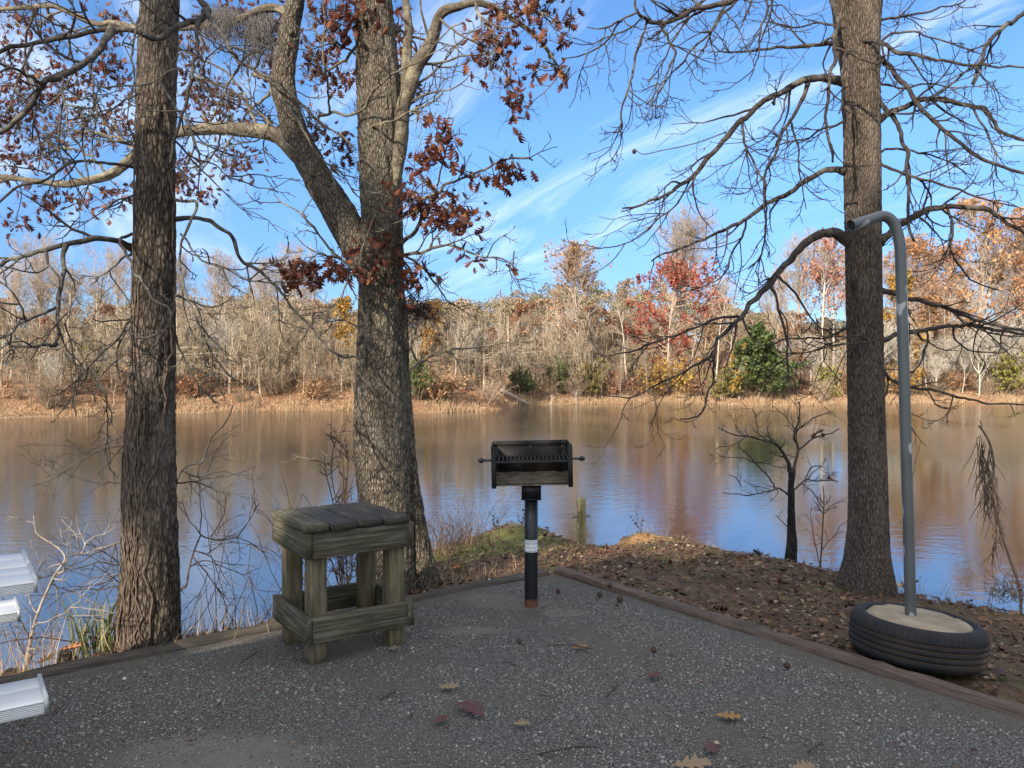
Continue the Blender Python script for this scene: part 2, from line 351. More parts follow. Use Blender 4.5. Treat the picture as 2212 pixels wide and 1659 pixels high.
stones('gravel_stones',M['stone'],np.column_stack([p,z+sz*.2]),np.clip(sz,.003,.0125),rng,'loose crushed grey stones over the gravel pad')
# ---- wooden boards
def board(g,c,L,Wd,H,axL,axW,axH=None,n=24,ch=.006,amp=.0025,seed=0.0,sag=0.0):
    """worn board with chamfered edges along axL; uv runs along the grain"""
    axL=nrm(np.array(axL,float)); axW=np.array(axW,float); axW=nrm(axW-axL*(axW@axL)); axH=np.cross(axL,axW) if axH is None else np.array(axH,float)
    w,h=Wd/2,H/2; sec=[]
    for sx,sy in ((1,1),(-1,1),(-1,-1),(1,-1)):
        a=(sx*(w-ch),sy*h); b=(sx*w,sy*(h-ch)); sec+= [b,a] if sx*sy>0 else [a,b]
    full=[]
    for q in range(8):
        p0=np.array(sec[q]);p1=np.array(sec[(q+1)%8]); full.append(p0)
        if np.linalg.norm(p1-p0)>.03: full+= [p0+(p1-p0)*f for f in (.25,.5,.75)]
    sec=np.array(full); k_=len(sec); per=np.concatenate([[0],np.cumsum(np.linalg.norm(np.diff(sec,axis=0),axis=1))])
    V=[];UV=[]
    for i in range(n+1):
        t=i/n-.5; e=1-.03*(abs(abs(t)-.5)<1e-6)
        for q,(x,y) in enumerate(sec):
            p=np.array(c)+axL*(t*L)+axW*x*e+axH*(y*e-sag*(1-4*t*t))
            nz=mnoise.noise((p[0]*9+seed,p[1]*9,p[2]*9))*amp*1.5+mnoise.noise((p[0]*30,p[1]*30+seed,p[2]*30))*amp
            V.append(p+nrm(axW*x+axH*y)*nz+axL*(mnoise.noise((x*40+seed,y*40,t))*amp*2 if i in(0,n) else 0)); UV.append((t*L+seed*3.7,per[q]+seed))
    F=[]
    for i in range(n):
        for q in range(k_): F.append((i*k_+q,i*k_+(q+1)%k_,(i+1)*k_+(q+1)%k_,(i+1)*k_+q))
    g.add(V,[np.array(F),np.arange(k_)[None,::-1],(n*k_+np.arange(k_))[None,:]],UV)
M['wood_edge_right']=mat_wood('reddish weathered timber',(.05,.034,.027),(.12,.082,.062),(.22,.16,.125),0.0)
M['wood_edge_left']=mat_wood('grey weathered timber',(.03,.024,.019),(.075,.06,.047),(.16,.13,.10),.10)
L3=lambda v,z=0:np.array([v[0],v[1],z])
g=Geo(); q=CORNER+RN*.05+LN*.02
board(g,L3(q+RDIR*2.6,-.018),5.2,.10,.11,L3(RDIR),L3(RN),n=90,ch=.018,amp=.008,seed=2.1)
tag(g.obj('landscape_timber',M['wood_edge_right'],None,L3(q),uv=True),'reddish brown landscape timber edging the gravel beside the tyre','timber',None)
g=Geo(); q=CORNER+LN*.06
board(g,L3(q+LDIR*3.4,-.034),6.7,.105,.11,L3(LDIR),L3(LN),n=110,ch=.016,amp=.008,seed=5.3)
tag(g.obj('landscape_timber',M['wood_edge_left'],None,L3(q),uv=True),'mossy grey landscape timber edging the gravel between the two left trees','timber',None)
# ---- wooden table
u=np.array([.83,.558,0]); u/=np.linalg.norm(u); vv=np.array([-u[1],u[0],0]); zz=np.array([0,0,1.0]); T0=np.array([-1.045,3.965,0])
tb=lambda a,b,z:T0+u*a+vv*b+zz*z
TW,TD=.612,.545
M['wood_table']=mat_wood('mossy grey green wood',(.020,.017,.011),(.088,.076,.050),(.265,.228,.172),.16,.85,3.5,70)
M['wood_leg']=mat_wood('yellowish treated wood',(.05,.038,.022),(.15,.118,.072),(.30,.245,.165),.32,.85,3.5,45,((.035,.045,.008),(.10,.115,.02)))
M['wood_top']=mat_wood('dark worn table boards',(.014,.012,.010),(.046,.039,.032),(.15,.127,.10),.08,.7,4,55)
root=thing('wooden_table','mossy grey wooden stand with plank top and boxed lower shelf beside the grill','table',tb(TW/2,TD/2,0))
bl=tuple(root.location)
for a,b,sd in ((.085,.085,1),(TW-.085,.085,2),(.085,TD-.085,3),(TW-.085,TD-.085,4)):
    g=Geo(); board(g,tb(a,b,.335),.69,.092,.092,zz,u,n=16,ch=.007,seed=sd*1.3); g.obj('leg',M['wood_leg'],root,bl,uv=True)
for z,nm in ((.615,'apron_board'),(.18,'shelf_board')):
    for b in (.019,TD-.019):
        g=Geo(); board(g,tb(TW/2,b,z),TW-.078,.038,.135,u,vv,n=16,ch=.004,seed=z*9+b); g.obj(nm,M['wood_table'],root,bl,uv=True)
    for a in (.019,TW-.019):
        g=Geo(); board(g,tb(a,TD/2,z+.002),TD,.038,.137,vv,u,n=16,ch=.004,seed=z*7+a); g.obj(nm,M['wood_table'],root,bl,uv=True)
x0=-.012
for i,wd in enumerate((.14,.152,.148,.152)):
    g=Geo(); board(g,tb(x0+wd/2,TD/2+(.002,.0,.006,-.004)[i],.703+(.003,0,.001,-.001)[i]),TD+.025+(.0,.012,.004,.01)[i],wd-(.012 if i==0 else .004),.037,vv,u,n=20,ch=.007,amp=.003,seed=i*2.9+1)
    for ee in (.03,TD-.03):
        for dd in (-.035,.035): g.lathe([(.0045,-.004),(.0045,.0012),(.001,.0015)],8,tuple(tb(x0+wd/2+dd,ee,.722)))
    o=g.obj('top_board',M['wood_top'] if i else M['wood_table'],root,bl,uv=True)
    if i==0: o['label']='paler top board split off by a gap'
    x0+=wd
# ---- pedestal grill
M['black_paint']=(lambda k:k.out(k.mix(k.ramp(k.noise(k.co(),26,5,.75),[(.60,0.0),(.75,.55)]),(.007,.0075,.009),(.05,.04,.032)),.42,k.bump(k.noise(k.co(),60,3),.15,.003),.5))(Mat('worn black paint'))
k=Mat('black paint rusting at the foot'); v=k.co(); sx=k.n('ShaderNodeSeparateXYZ'); k.link(v,sx.inputs[0])
zn=k.math('ADD',sx.outputs[2],k.math('MULTIPLY_ADD',k.noise(v,22,4,.7),.12,-.06)); f=k.ramp(zn,[(.045,1.0),(.06,0.0)])
sc_=k.ramp(k.noise(k.co(scale=(1,1,.6)),24,6,.75),[(.62,0.0),(.72,.5)])
c=k.mix(sc_,(.006,.0065,.008),(.045,.045,.048)); c=k.mix(f,c,k.mix(k.noise(v,60,3),(.07,.024,.012),(.17,.07,.035)))
M['grill_post']=k.out(c,k.math('MULTIPLY_ADD',f,.4,.38),None,.5)
k=Mat('sooty rusted steel'); v=k.co(); a=k.noise(v,11,6,.7)
M['soot']=k.out(k.ramp(a,[(.35,(.008,.0075,.0075)),(.58,(.022,.018,.015)),(.8,(.075,.05,.032))]),.7,None,.35)
k=Mat('ash and rust on the fire floor'); v=k.co(); a=k.noise(k.co(scale=(1,3,1)),14,6,.7)
M['ash']=k.out(k.ramp(a,[(.3,(.045,.037,.028)),(.55,(.14,.115,.086)),(.8,(.28,.24,.19))]),.95,k.bump(a,.5,.01),.1)
GX,GY=.122,5.0
root=thing('pedestal_grill','black steel park grill on a round post in the gravel corner','grill',(GX,GY,0))
b0=(GX,GY,0); Rl=np.array(Matrix.Rotation(R(-1.2),3,'Y')); 
def gb(g,c,s,rot=True):
    c=np.array(c,float)
    if rot: c=np.array([0,0,.93])+Rl@(c-np.array([0,0,.93])); g.box(c+np.array([GX,GY,0]),s,Rl)
    else: g.box(c+np.array([GX,GY,0]),s)
g=Geo(); g.lathe([(.0425,-.1),(.0425,.0),(.0425,.4),(.0425,.74)],40,(GX,GY,0)); post=g.obj('post',M['grill_post'],root,b0,smooth=False)
for p in post.data.polygons: p.use_smooth=len(p.vertices)==4
g=Geo(); 
for dx,dy,sx_,sy_ in ((0,-.057,.122,.006),(0,.057,.122,.006),(-.058,0,.006,.108),(.058,0,.006,.108)): gb(g,(dx,dy,.757),(sx_,sy_,.118),False)
gb(g,(0,-.0605,.701),(.126,.005,.008),False); gb(g,(0,0,.700),(.116,.106,.004),False)
g.obj('collar',M['black_paint'],root,b0)
# firebox
fb=thing('firebox',None,None,(0,0,0)); fb.parent=root; 
W2,D0,D1,ZB,ZT=.247,-.195,.175,.815,1.052
g=Geo()
for s in(-1,1):
    gb(g,(s*W2,(D0+D1)/2,(ZB+ZT)/2-.008),(.005,D1-D0,ZT-ZB+.012)); gb(g,(s*(W2-.0125),D0+.003,(ZB+ZT)/2-.012),(.028,.0055,ZT-ZB+.016))
xs_=[-W2+.003,-.212,-.206,-.003,.003,.206,.212,W2-.003]; zs_=[ZB,1.012,1.018,ZT+.003]
for i in range(7):
    for j in range(3):
        if j==1 and i in(1,3,5): continue
        gb(g,((xs_[i]+xs_[i+1])/2,D1-.003,(zs_[j]+zs_[j+1])/2),(xs_[i+1]-xs_[i],.005,zs_[j+1]-zs_[j]))
gb(g,(0,D0+.012,ZB+.001),(2*W2-.05,.006,.014))
g.obj('firebox_walls',M['soot'],fb,b0)
g=Geo(); gb(g,(0,(D0+D1)/2,ZB-.004),(2*W2-.01,D1-D0-.008,.006)); rr=np.random.RandomState(3)
NX,NY=40,24; ax_,ay_=np.meshgrid(np.linspace(-W2+.004,W2-.004,NX),np.linspace(D0+.018,D1-.008,NY)); az=ZB+.004+.03*np.clip((ay_-D0-.05)/.3,0,1)**1.5+np.array([[mnoise.fractal((x*14,y*14,.3),1,2,4)*.010 for x,y in zip(r1,r2)] for r1,r2 in zip(ax_,ay_)])
P=np.stack([ax_,ay_,np.maximum(az,ZB+.001)],-1).reshape(-1,3); P=(P-np.array([0,0,.93]))@Rl.T+np.array([GX,GY,.93]); i=np.arange(NY-1)[:,None]*NX;j=np.arange(NX-1)[None,:]
g.add(P,np.stack([i+j,i+j+1,i+NX+j+1,i+NX+j],-1).reshape(-1,4)); o=g.obj('fire_floor',M['ash'],fb,b0)
# grate
gr=thing('grate',None,None); gr.parent=root
def gl(*p): return np.array([(np.array([0,0,.93])+Rl@(np.array(q)-np.array([0,0,.93])))+np.array([GX,GY,0]) for q in p])
g=Geo(); gz=.958
for yb in (D0+.012,D1-.03,D0+.05): g.tubes(gl((-W2+.004,yb,gz-.006),(0,yb,gz-.006),(W2-.004,yb,gz-.006)),np.full(3,.0065 if yb<0 else .005),8)
for i in range(19):
    x=-.228+i*.0253; g.tubes(gl((x,D0+.012,gz+.002),(x,0,gz+.003),(x,D1-.03,gz+.006)),np.full(3,.0046),6)
g.obj('rods',M['soot'],gr,b0,smooth=True)
for s in(-1,1):
    g=Geo(); 
    for yb in(D0+.045,D0+.075):
        g.tubes(gl((s*(W2-.02),yb,gz+.004),(s*(W2+.055),yb,gz+.004)),np.full(2,.0055),8,True)
    # coil grip at the end
    t=np.linspace(0,1,60); rad=.0125*np.sin(np.pi*(t*.86+.07)); ang=t*2*math.pi*5
    cpts=[(s*(W2+.048+.034*tt),D0+.06+r_*math.cos(a_),gz+.004+r_*math.sin(a_)) for tt,r_,a_ in zip(t,rad,ang)]
    g.tubes(gl(*cpts),np.full(60,.0046),6,True)
    g.obj('handle',M['black_paint'],gr,b0,smooth=True)
# maker's plate: printed sticker bent round the post
def onpost(x,z,r): a=x/.0425; return (GX+r*math.sin(a),GY-r*math.cos(a),z)
def strip(g,x0,x1,z0,z1,r,n=12):
    V=[onpost(x0+(x1-x0)*i/n,z,r) for z in(z0,z1) for i in range(n+1)]; g.add(V,np.array([(i,i+1,n+2+i,n+1+i) for i in range(n)]))
SZ0,SZ1=.364,.441; SX=.052
k=Mat('white sticker'); M['sticker']=k.out(k.mix(k.ramp(k.noise(k.co(),30,3),[(.4,0.0),(.7,.3)]),(.74,.74,.75),(.55,.53,.50)),.6,None,.3)
k=Mat('dark print'); M['print']=k.out((.02,.025,.035),.6)
k=Mat('grey print'); M['print_grey']=k.out((.42,.42,.41),.6)
g=Geo(); strip(g,-SX,SX,SZ0,SZ1,.0433,16); st=g.obj('sticker',M['sticker'],root,b0,smooth=True)
def text_mesh(txt,size,xc,zc,r,name,parent,mat,wid=None):
    cu=bpy.data.curves.new(name,'FONT'); cu.body=txt; cu.size=size; cu.align_x='CENTER'; cu.align_y='CENTER'; cu.resolution_u=3
    o=bpy.data.objects.new(name,cu); COL.objects.link(o); dg=bpy.context.evaluated_depsgraph_get(); me=bpy.data.meshes.new_from_object(o.evaluated_get(dg)); bpy.data.objects.remove(o)
    xs=[v.co.x for v in me.vertices]; w=max(xs)-min(xs); f=(wid/w) if wid else 1
    for v in me.vertices:
        p=onpost(xc+v.co.x*f,zc+v.co.y,r); v.co=(p[0]-GX,p[1]-GY,p[2])
    me.materials.clear(); me.materials.append(mat); q=bpy.data.objects.new(name,me); COL.objects.link(q); q.parent=parent; return q
text_mesh('JAMESTOWN',.019,0,.418,.0437,'lettering',st,M['print'],.086)
g=Geo(); strip(g,-SX+.003,SX-.003,SZ1-.008,SZ1-.0055,.0436); strip(g,-SX+.003,SX-.003,SZ0+.0045,SZ0+.007,.0436)
strip(g,-.028,-.012,.390,.3935,.0436,4); strip(g,-.009,.009,.3895,.393,.0436,4); strip(g,.012,.031,.3895,.3935,.0436,4)
g.obj('printed_lines',M['print'],st,b0)
g=Geo(); strip(g,-.04,.04,.4035,.4055,.0436); strip(g,-.012,.04,.3755,.3785,.0436); g.obj('fine_print',M['print_grey'],st,b0)
# ---- short mooring post with eye bolts
M['wood_post']=mat_wood('yellow treated post',(.12,.098,.04),(.29,.245,.115),(.44,.38,.21),.35,.85,3,50)
pb=np.array([.795,9.0,-.62]); root=thing('mooring_post','short yellowish wooden post with eye bolts at the bank edge','post',(pb[0],pb[1],float(ground_z(pb[0:1],pb[1:2])[0])))
g=Geo(); ax1=np.array([.97,.24,0]); board(g,pb+zz*.325,.66,.088,.088,zz,ax1,n=14,ch=.012,seed=3); 
tz=pb[2]+.655; s1,s2=.042,.014; ay1=np.array([-.24,.97,0]); tv=[(pb+ax1*a*s1+ay1*b*s1)*np.array([1,1,0])+zz*tz for a,b in((1,1),(-1,1),(-1,-1),(1,-1))]+[(pb+ax1*a*s2+ay1*b*s2)*np.array([1,1,0])+zz*(tz+.04) for a,b in((1,1),(-1,1),(-1,-1),(1,-1))]
g.add(tv,np.array([[0,1,5,4],[1,2,6,5],[2,3,7,6],[3,0,4,7],[4,5,6,7]]),[(.3*q,.01*q) for q in range(8)]); g.obj('post_shaft',M['wood_post'],root,tuple(root.location),uv=True)
k=Mat('rusty iron'); M['iron']=k.out(k.ramp(k.noise(k.co(),40,4),[(.4,(.03,.022,.02)),(.7,(.12,.06,.035))]),.7,None,.4,.3)
for s in(-1,1):
    g=Geo(); bz=pb[2]+.47; q0=pb*np.array([1,1,0])+zz*bz
    g.tubes(np.array([q0+ax1*s*.04,q0+ax1*s*.075]),np.full(2,.004),6,True); a=np.linspace(0,2*math.pi,17)[:-1]; c0=q0+ax1*s*.09
    pts=np.array([c0+ax1*math.cos(t)*.014+zz*math.sin(t)*.014 for t in np.linspace(0,2*math.pi,18)]); g.tubes(pts,np.full(18,.004),6); g.obj('eye_bolt',M['iron'],root,tuple(root.location),smooth=True)
# sandstone slabs round the post foot
k=Mat('tan sandstone'); a=k.noise(k.co(scale=(1,1,3)),9,6,.7); M['sandstone']=k.out(k.ramp(a,[(.3,(.09,.06,.03)),(.6,(.24,.165,.085)),(.85,(.38,.29,.17))]),.95,k.bump(a,.7,.02),.1)
k=Mat('dark mossy rock'); a=k.noise(k.co(),9,6,.7); M['rock']=k.out(k.ramp(a,[(.3,(.02,.02,.018)),(.6,(.06,.058,.05)),(.85,(.10,.11,.06))]),.95,k.bump(a,.7,.02),.1)
def rock(name,c,size,mat,label,seed,rz=0.0):
    g=Geo(); n1,n2=12,20; V=[]
    for i in range(n1+1):
        ph=math.pi*i/n1
        for j in range(n2):
            th=2*math.pi*j/n2; d=np.array([math.sin(ph)*math.cos(th),math.sin(ph)*math.sin(th),math.cos(ph)]); sq=d/np.max(np.abs(d))**.45
            r_=1+.28*mnoise.fractal(tuple(d*1.4+seed),1,2,4); V.append(sq*r_*np.array(size)/2)
    V=np.array(V); V[:n2]=V[:n2].mean(0);V[-n2:]=V[-n2:].mean(0); F=[(i*n2+j,(i+1)*n2+j,(i+1)*n2+(j+1)%n2,i*n2+(j+1)%n2) for i in range(n1) for j in range(n2)]
    V=V@np.array(Matrix.Rotation(rz,3,'Z')).T; g.add(V+np.array(c),np.array(F)); return tag(g.obj(name,mat,None,tuple(c)),label,'rock')
rock('sandstone_slab',(.99,8.92,-.56),(.40,.26,.15),M['sandstone'],'flat tan sandstone slab leaning against the right of the mooring post foot',1.3,.2)
rock('sandstone_slab',(.70,8.92,-.60),(.26,.22,.18),M['sandstone'],'rounded tan stone at the left of the mooring post foot',4.3)
rock('bank_rock',(1.99,8.78,-.52),(.36,.25,.2),M['rock'],'dark rounded rock on the bank edge right of the orange clay mound',7.3)
# ---- tyre base with hooked pole
k=Mat('tyre rubber'); v=k.co(); a=k.noise(v,6,5,.65); sx=k.n('ShaderNodeSeparateXYZ'); k.link(v,sx.inputs[0])
mud=k.math('MULTIPLY',k.ramp(a,[(.38,0.0),(.62,1.0)]),k.ramp(k.math('ADD',k.math('MULTIPLY',sx.outputs[0],1.0),k.math('MULTIPLY',sx.outputs[2],-1.4)),[(-.0,.15),(.12,1.0)]))
M['rubber']=k.out(k.mix(mud,(.010,.011,.014),k.mix(k.noise(v,70,3),(.06,.036,.02),(.15,.088,.046))),.75,k.bump(k.noise(v,90,3),.2,.002),.3)
k=Mat('clay packed in the grooves'); M['groove']=k.out(k.mix(k.noise(k.co(),9,3),(.05,.036,.026),(.20,.13,.07)),.95,None,.1)
k=Mat('weathered concrete'); v=k.co(); a=k.noise(v,8,6,.7); b=k.noise(v,2.5,3)
M['concrete']=k.out(k.mix(k.ramp(b,[(.4,0.0),(.65,.6)]),k.ramp(a,[(.3,(.17,.125,.08)),(.55,(.34,.27,.185)),(.85,(.48,.395,.285))]),(.26,.21,.15)),.95,k.bump(k.noise(v,30,5,.7),.6,.01),.15)
k=Mat('galvanised steel pole'); v=k.co(); a=k.noise(k.co(scale=(1,1,.45)),9,2,.4); sp_=k.ramp(k.noise(k.co(scale=(1.2,1.2,.55),off=(5,2,.3)),11.5,1,.3),[(.655,0.0),(.67,1.0)],'LINEAR')
c=k.mix(a,(.075,.081,.079),(.15,.156,.15)); c=k.mix(k.math('MULTIPLY',sp_,.85),c,(.42,.42,.39)); c=k.mix(k.ramp(k.noise(v,35,4,.7),[(.6,0.0),(.75,.35)]),c,(.05,.055,.055))
M['galv']=k.out(c,k.math('MULTIPLY_ADD',a,.25,.30),None,.5,.35)
TC=np.array([2.165,4.2,0.0]); gz0=float(ground_z(TC[0:1],TC[1:2],False)[0])+.045; TC[2]=gz0
root=thing('pole_stand','hooked grey steel pole set in a concrete filled tyre','pole stand',TC); bl=tuple(root.location)
TM=np.array(Matrix.Rotation(R(4.6),3,'Y')@Matrix.Rotation(R(-1.6),3,'X'))
Rt=.336; H=.215; prof=[(.26,.004),(.29,.0),(.316,.012),(.330,.03)]; zc=.03
for gi,zg in enumerate((.058,.088,.118,.146)): prof+=[(Rt,zg-.0045),(Rt-.010,zg-.0025),(Rt-.010,zg+.0025),(Rt,zg+.0045)]
prof+=[(Rt,.160),(.332,.175),(.325,.187),(.315,.198),(.302,.207),(.288,.212),(.275,.211),(.262,.204),(.255,.19)]
def sipes(r,th,pr):
    r=r.copy(); z=pr[:,1:2]; m=(z>.154)&(z<.204)&(pr[:,0:1]>.308); idx=(np.arange(len(th))%5==0)[None,:]
    r=np.where(m&idx,r-.007,r); return r
g=Geo(); g.lathe(prof,300,TC,TM,False,sipes); o=g.obj('tyre',M['rubber'],root,bl,smooth=False)
g=Geo()
for zg in (.058,.088,.118,.146): g.lathe([(Rt-.007,zg-.0026),(Rt-.007,zg+.0026)],120,TC,TM,False)
g.obj('tread_groove',M['groove'],o,bl)
g=Geo(); n1=14; k_=72; V=[];
for i in range(n1+1):
    for j in range(k_):
        th=2*math.pi*j/k_; rm=.258*(1+.03*mnoise.noise((math.cos(th)*3,math.sin(th)*3,.5))); r_=rm*i/n1; x,y=r_*math.cos(th),r_*math.sin(th)
        V.append((x,y,.209+.010*(1-i/n1)+.006*mnoise.fractal((x*16,y*16,2.2),1,2,3)-(.012 if i==n1 else 0)))
for j in range(k_):
    th=2*math.pi*j/k_; V.append((.245*math.cos(th),.245*math.sin(th),.15))
n1+=1; V=np.array(V)@TM.T+TC; F=[(i*k_+j,i*k_+(j+1)%k_,(i+1)*k_+(j+1)%k_,(i+1)*k_+j) for i in range(n1) for j in range(k_)]; g.add(V,np.array(F)); g.obj('concrete_fill',M['concrete'],root,bl)
p0=W(1968,1342,4.2); p1=W(1945,540,4.24); end=W(1838,487,4.16); cor=W(1937,458,4.25)
pts=[p0+(p1-p0)*t for t in np.linspace(0,1,14)]
for t in np.linspace(0.1,1,14):
    a=p1; b=cor; c_=W(1898,468,4.235); pts.append((1-t)**2*a+2*t*(1-t)*b+t*t*c_)
c_=pts[-1]
for t in np.linspace(.15,1,7): pts.append(c_+(end-c_)*t)
pts=np.array(pts); pts[:1]-=np.array([0,0,.05]); g=Geo(); g.tubes(pts,np.full(len(pts),.0285),28,False)
e0,e1=pts[-1],pts[-2]; g.tubes(np.array([e0,e0+(e1-e0)*.5]),np.array([.0285,.025])[None].repeat(1,0)[0],28,False); o=g.obj('pole',M['galv'],root,bl,smooth=True)
k=Mat('dark pipe mouth'); M['mouth']=k.out((.02,.021,.022),.8)
g=Geo(); g.tubes(np.array([e0+(e1-e0)*.3,e0+(e1-e0)*.35]),np.array([.027,.001]),28,False); g.obj('pipe_mouth',M['mouth'],o,bl)
# ---- aluminium picnic table at the left
k=Mat('milled aluminium'); v=k.co('UV',(4,300,1)); a=k.noise(v,1,3); bb=k.noise(k.co(),5,4)
M['alu']=k.out(k.mix(k.ramp(bb,[(.4,0.0),(.7,.4)]),(.66,.65,.63),(.5,.49,.47)),.42,k.bump(a,.08,.002),.5,.3)
k=Mat('dull aluminium end cap'); M['alu_cap']=k.out((.50,.49,.47),.5,None,.5,.6)
k=Mat('galvanised frame'); M['frame']=k.out((.28,.29,.30),.5,None,.5,.5)
al=np.array([-.812,-.584,0]); ac=np.array([-.584,.812,0]); F0=np.array([-1.49,2.515,0])
root=thing('picnic_table','aluminium picnic table with ribbed plank edges at the left border','picnic table',F0+al*.9+ac*.65)
bl=tuple(root.location); LEN=1.83
def plank(s0,wd,z,th,name):
    q=Geo(); base=F0+ac*s0
    def pt(a,w,h): return base+al*a+ac*w+zz*h
    n=6; prof=[(0.0,z)]
    prof=[(wd,z-th),(wd,z)]; prof+=[(wd*.62,z),(wd*.6,z-.003),(wd*.57,z-.003),(wd*.55,z)] ; prof+=[(0.006,z),(0.0,z-.004)]
    for i in range(n):
        h0=z-.006-i*(th-.01)/n; dh=(th-.01)/n; prof+=[(0.0,h0),(0.0,h0-dh*.6),(.004,h0-dh*.65),(.004,h0-dh*.95)]
    prof+=[(0.0,z-th)]; K=len(prof); V=[pt(a,w,h) for a in (0.012,LEN-.012) for w,h in prof]; UV=[(a,w+h) for a in(0,LEN) for w,h in prof]
    q.add(V,np.array([(i,(i+1)%K,K+(i+1)%K,K+i) for i in range(K)]),UV); o=q.obj(name,M['alu'],root,bl,uv=True)
    for a0 in (0.006,LEN-.006): q=Geo(); q.box(pt(a0,wd/2,z-th/2+.004),(.012,wd+.006,th+.012),np.stack([al,ac,zz],1)); q.obj('end_cap',M['alu_cap'],o,bl)
plank(0,.235,.45,.044,'bench_plank'); plank(.34,.265,.76,.04,'top_plank'); plank(.615,.265,.76,.04,'top_plank'); plank(1.155,.235,.45,.044,'bench_plank')
for a in (.48,LEN-.48):
    g=Geo(); f=lambda w,z:F0+al*a+ac*w+zz*z
    for pp in ((f(.12,.405),f(1.27,.405)),(f(.1,.02),f(.5,.72)),(f(1.3,.02),f(.9,.72)),(f(.36,.715),f(.86,.715))): g.tubes(np.array(pp),np.full(2,.02),10,True)
    g.obj('frame',M['frame'],root,bl,smooth=True)
# ================================================================ near trees
def catmull(P,per=6):
    P=np.asarray(P,float); n=len(P); Q=np.concatenate([[2*P[0]-P[1]],P,[2*P[-1]-P[-2]]]); out=[]
    for i in range(n-1):
        a,b,c,d=Q[i:i+4]
        for t in np.arange(per)/per: out.append(.5*((2*b)+(c-a)*t+(2*a-5*b+4*c-d)*t*t+(3*b-a-3*c+d)*t**3))
    out.append(P[-1]); return np.array(out)
def trunk_geo(g,prof,Y,amp=.0095,kx=44,kz=8,zbot=None,seed=0.0,segs=96,lobes=0.0):
    """prof [(py,xl,xr)] silhouette of the trunk on the photograph"""
    prof=sorted(prof,key=lambda q:-q[0]); zs=np.array([W(0,p[0],Y)[2] for p in prof]); xl=np.array([W(p[1],p[0],Y)[0] for p in prof]); xr=np.array([W(p[2],p[0],Y)[0] for p in prof])
    z0=zs[0]-.5 if zbot is None else min(zbot,zs[0])
    zz_=np.arange(z0,zs[-1]+.001,.022); c=np.interp(zz_,zs,(xl+xr)/2); r=np.interp(zz_,zs,(xr-xl)/2)
    lo=zz_<zs[0]-1e-6; sl=(r[~lo][4]-r[~lo][0])/(zz_[~lo][4]-zz_[~lo][0]); r[lo]=r[~lo][0]+np.minimum(-sl,.6)*(zs[0]-zz_[lo])*.8
    ker=np.ones(7)/7; 
    for a in (c,r): a[3:-3]=np.convolve(a,ker,'valid')
    th=np.arange(segs)*2*math.pi/segs; V=[]
    for z,cx,rr in zip(zz_,c,r):
        fl=lobes*math.exp(-max(z-zs[0],0)/.22)
        for t in th:
            x,y=math.cos(t),math.sin(t)
            q=mnoise.noise((x*rr*kx+seed,y*rr*kx,z*kz)); q2=mnoise.noise((x*rr*kx*2.1,y*rr*kx*2.1+seed,z*kz*2.3))
            d=(1-2.2*abs(q))*amp+q2*amp*.6+fl*rr*.25*math.sin(t*5+seed)+mnoise.noise((x*2,y*2,z*1.5+seed))*rr*.03
            V.append((cx+x*(rr+d-amp*.4),Y+y*(rr+d-amp*.4),z))
    n=len(zz_); i=np.arange(n-1)[:,None]*segs; j=np.arange(segs)[None,:]; j2=((np.arange(segs)+1)%segs)[None,:]
    g.add(V,[np.stack([i+j,i+j2,i+segs+j2,i+segs+j],-1).reshape(-1,4),((n-1)*segs+np.arange(segs))[None,:]])
    return lambda py:(np.interp(W(0,py,Y)[2],zs,(xl+xr)/2),np.interp(W(0,py,Y)[2],zs,(xr-xl)/2))
DY_=8.1
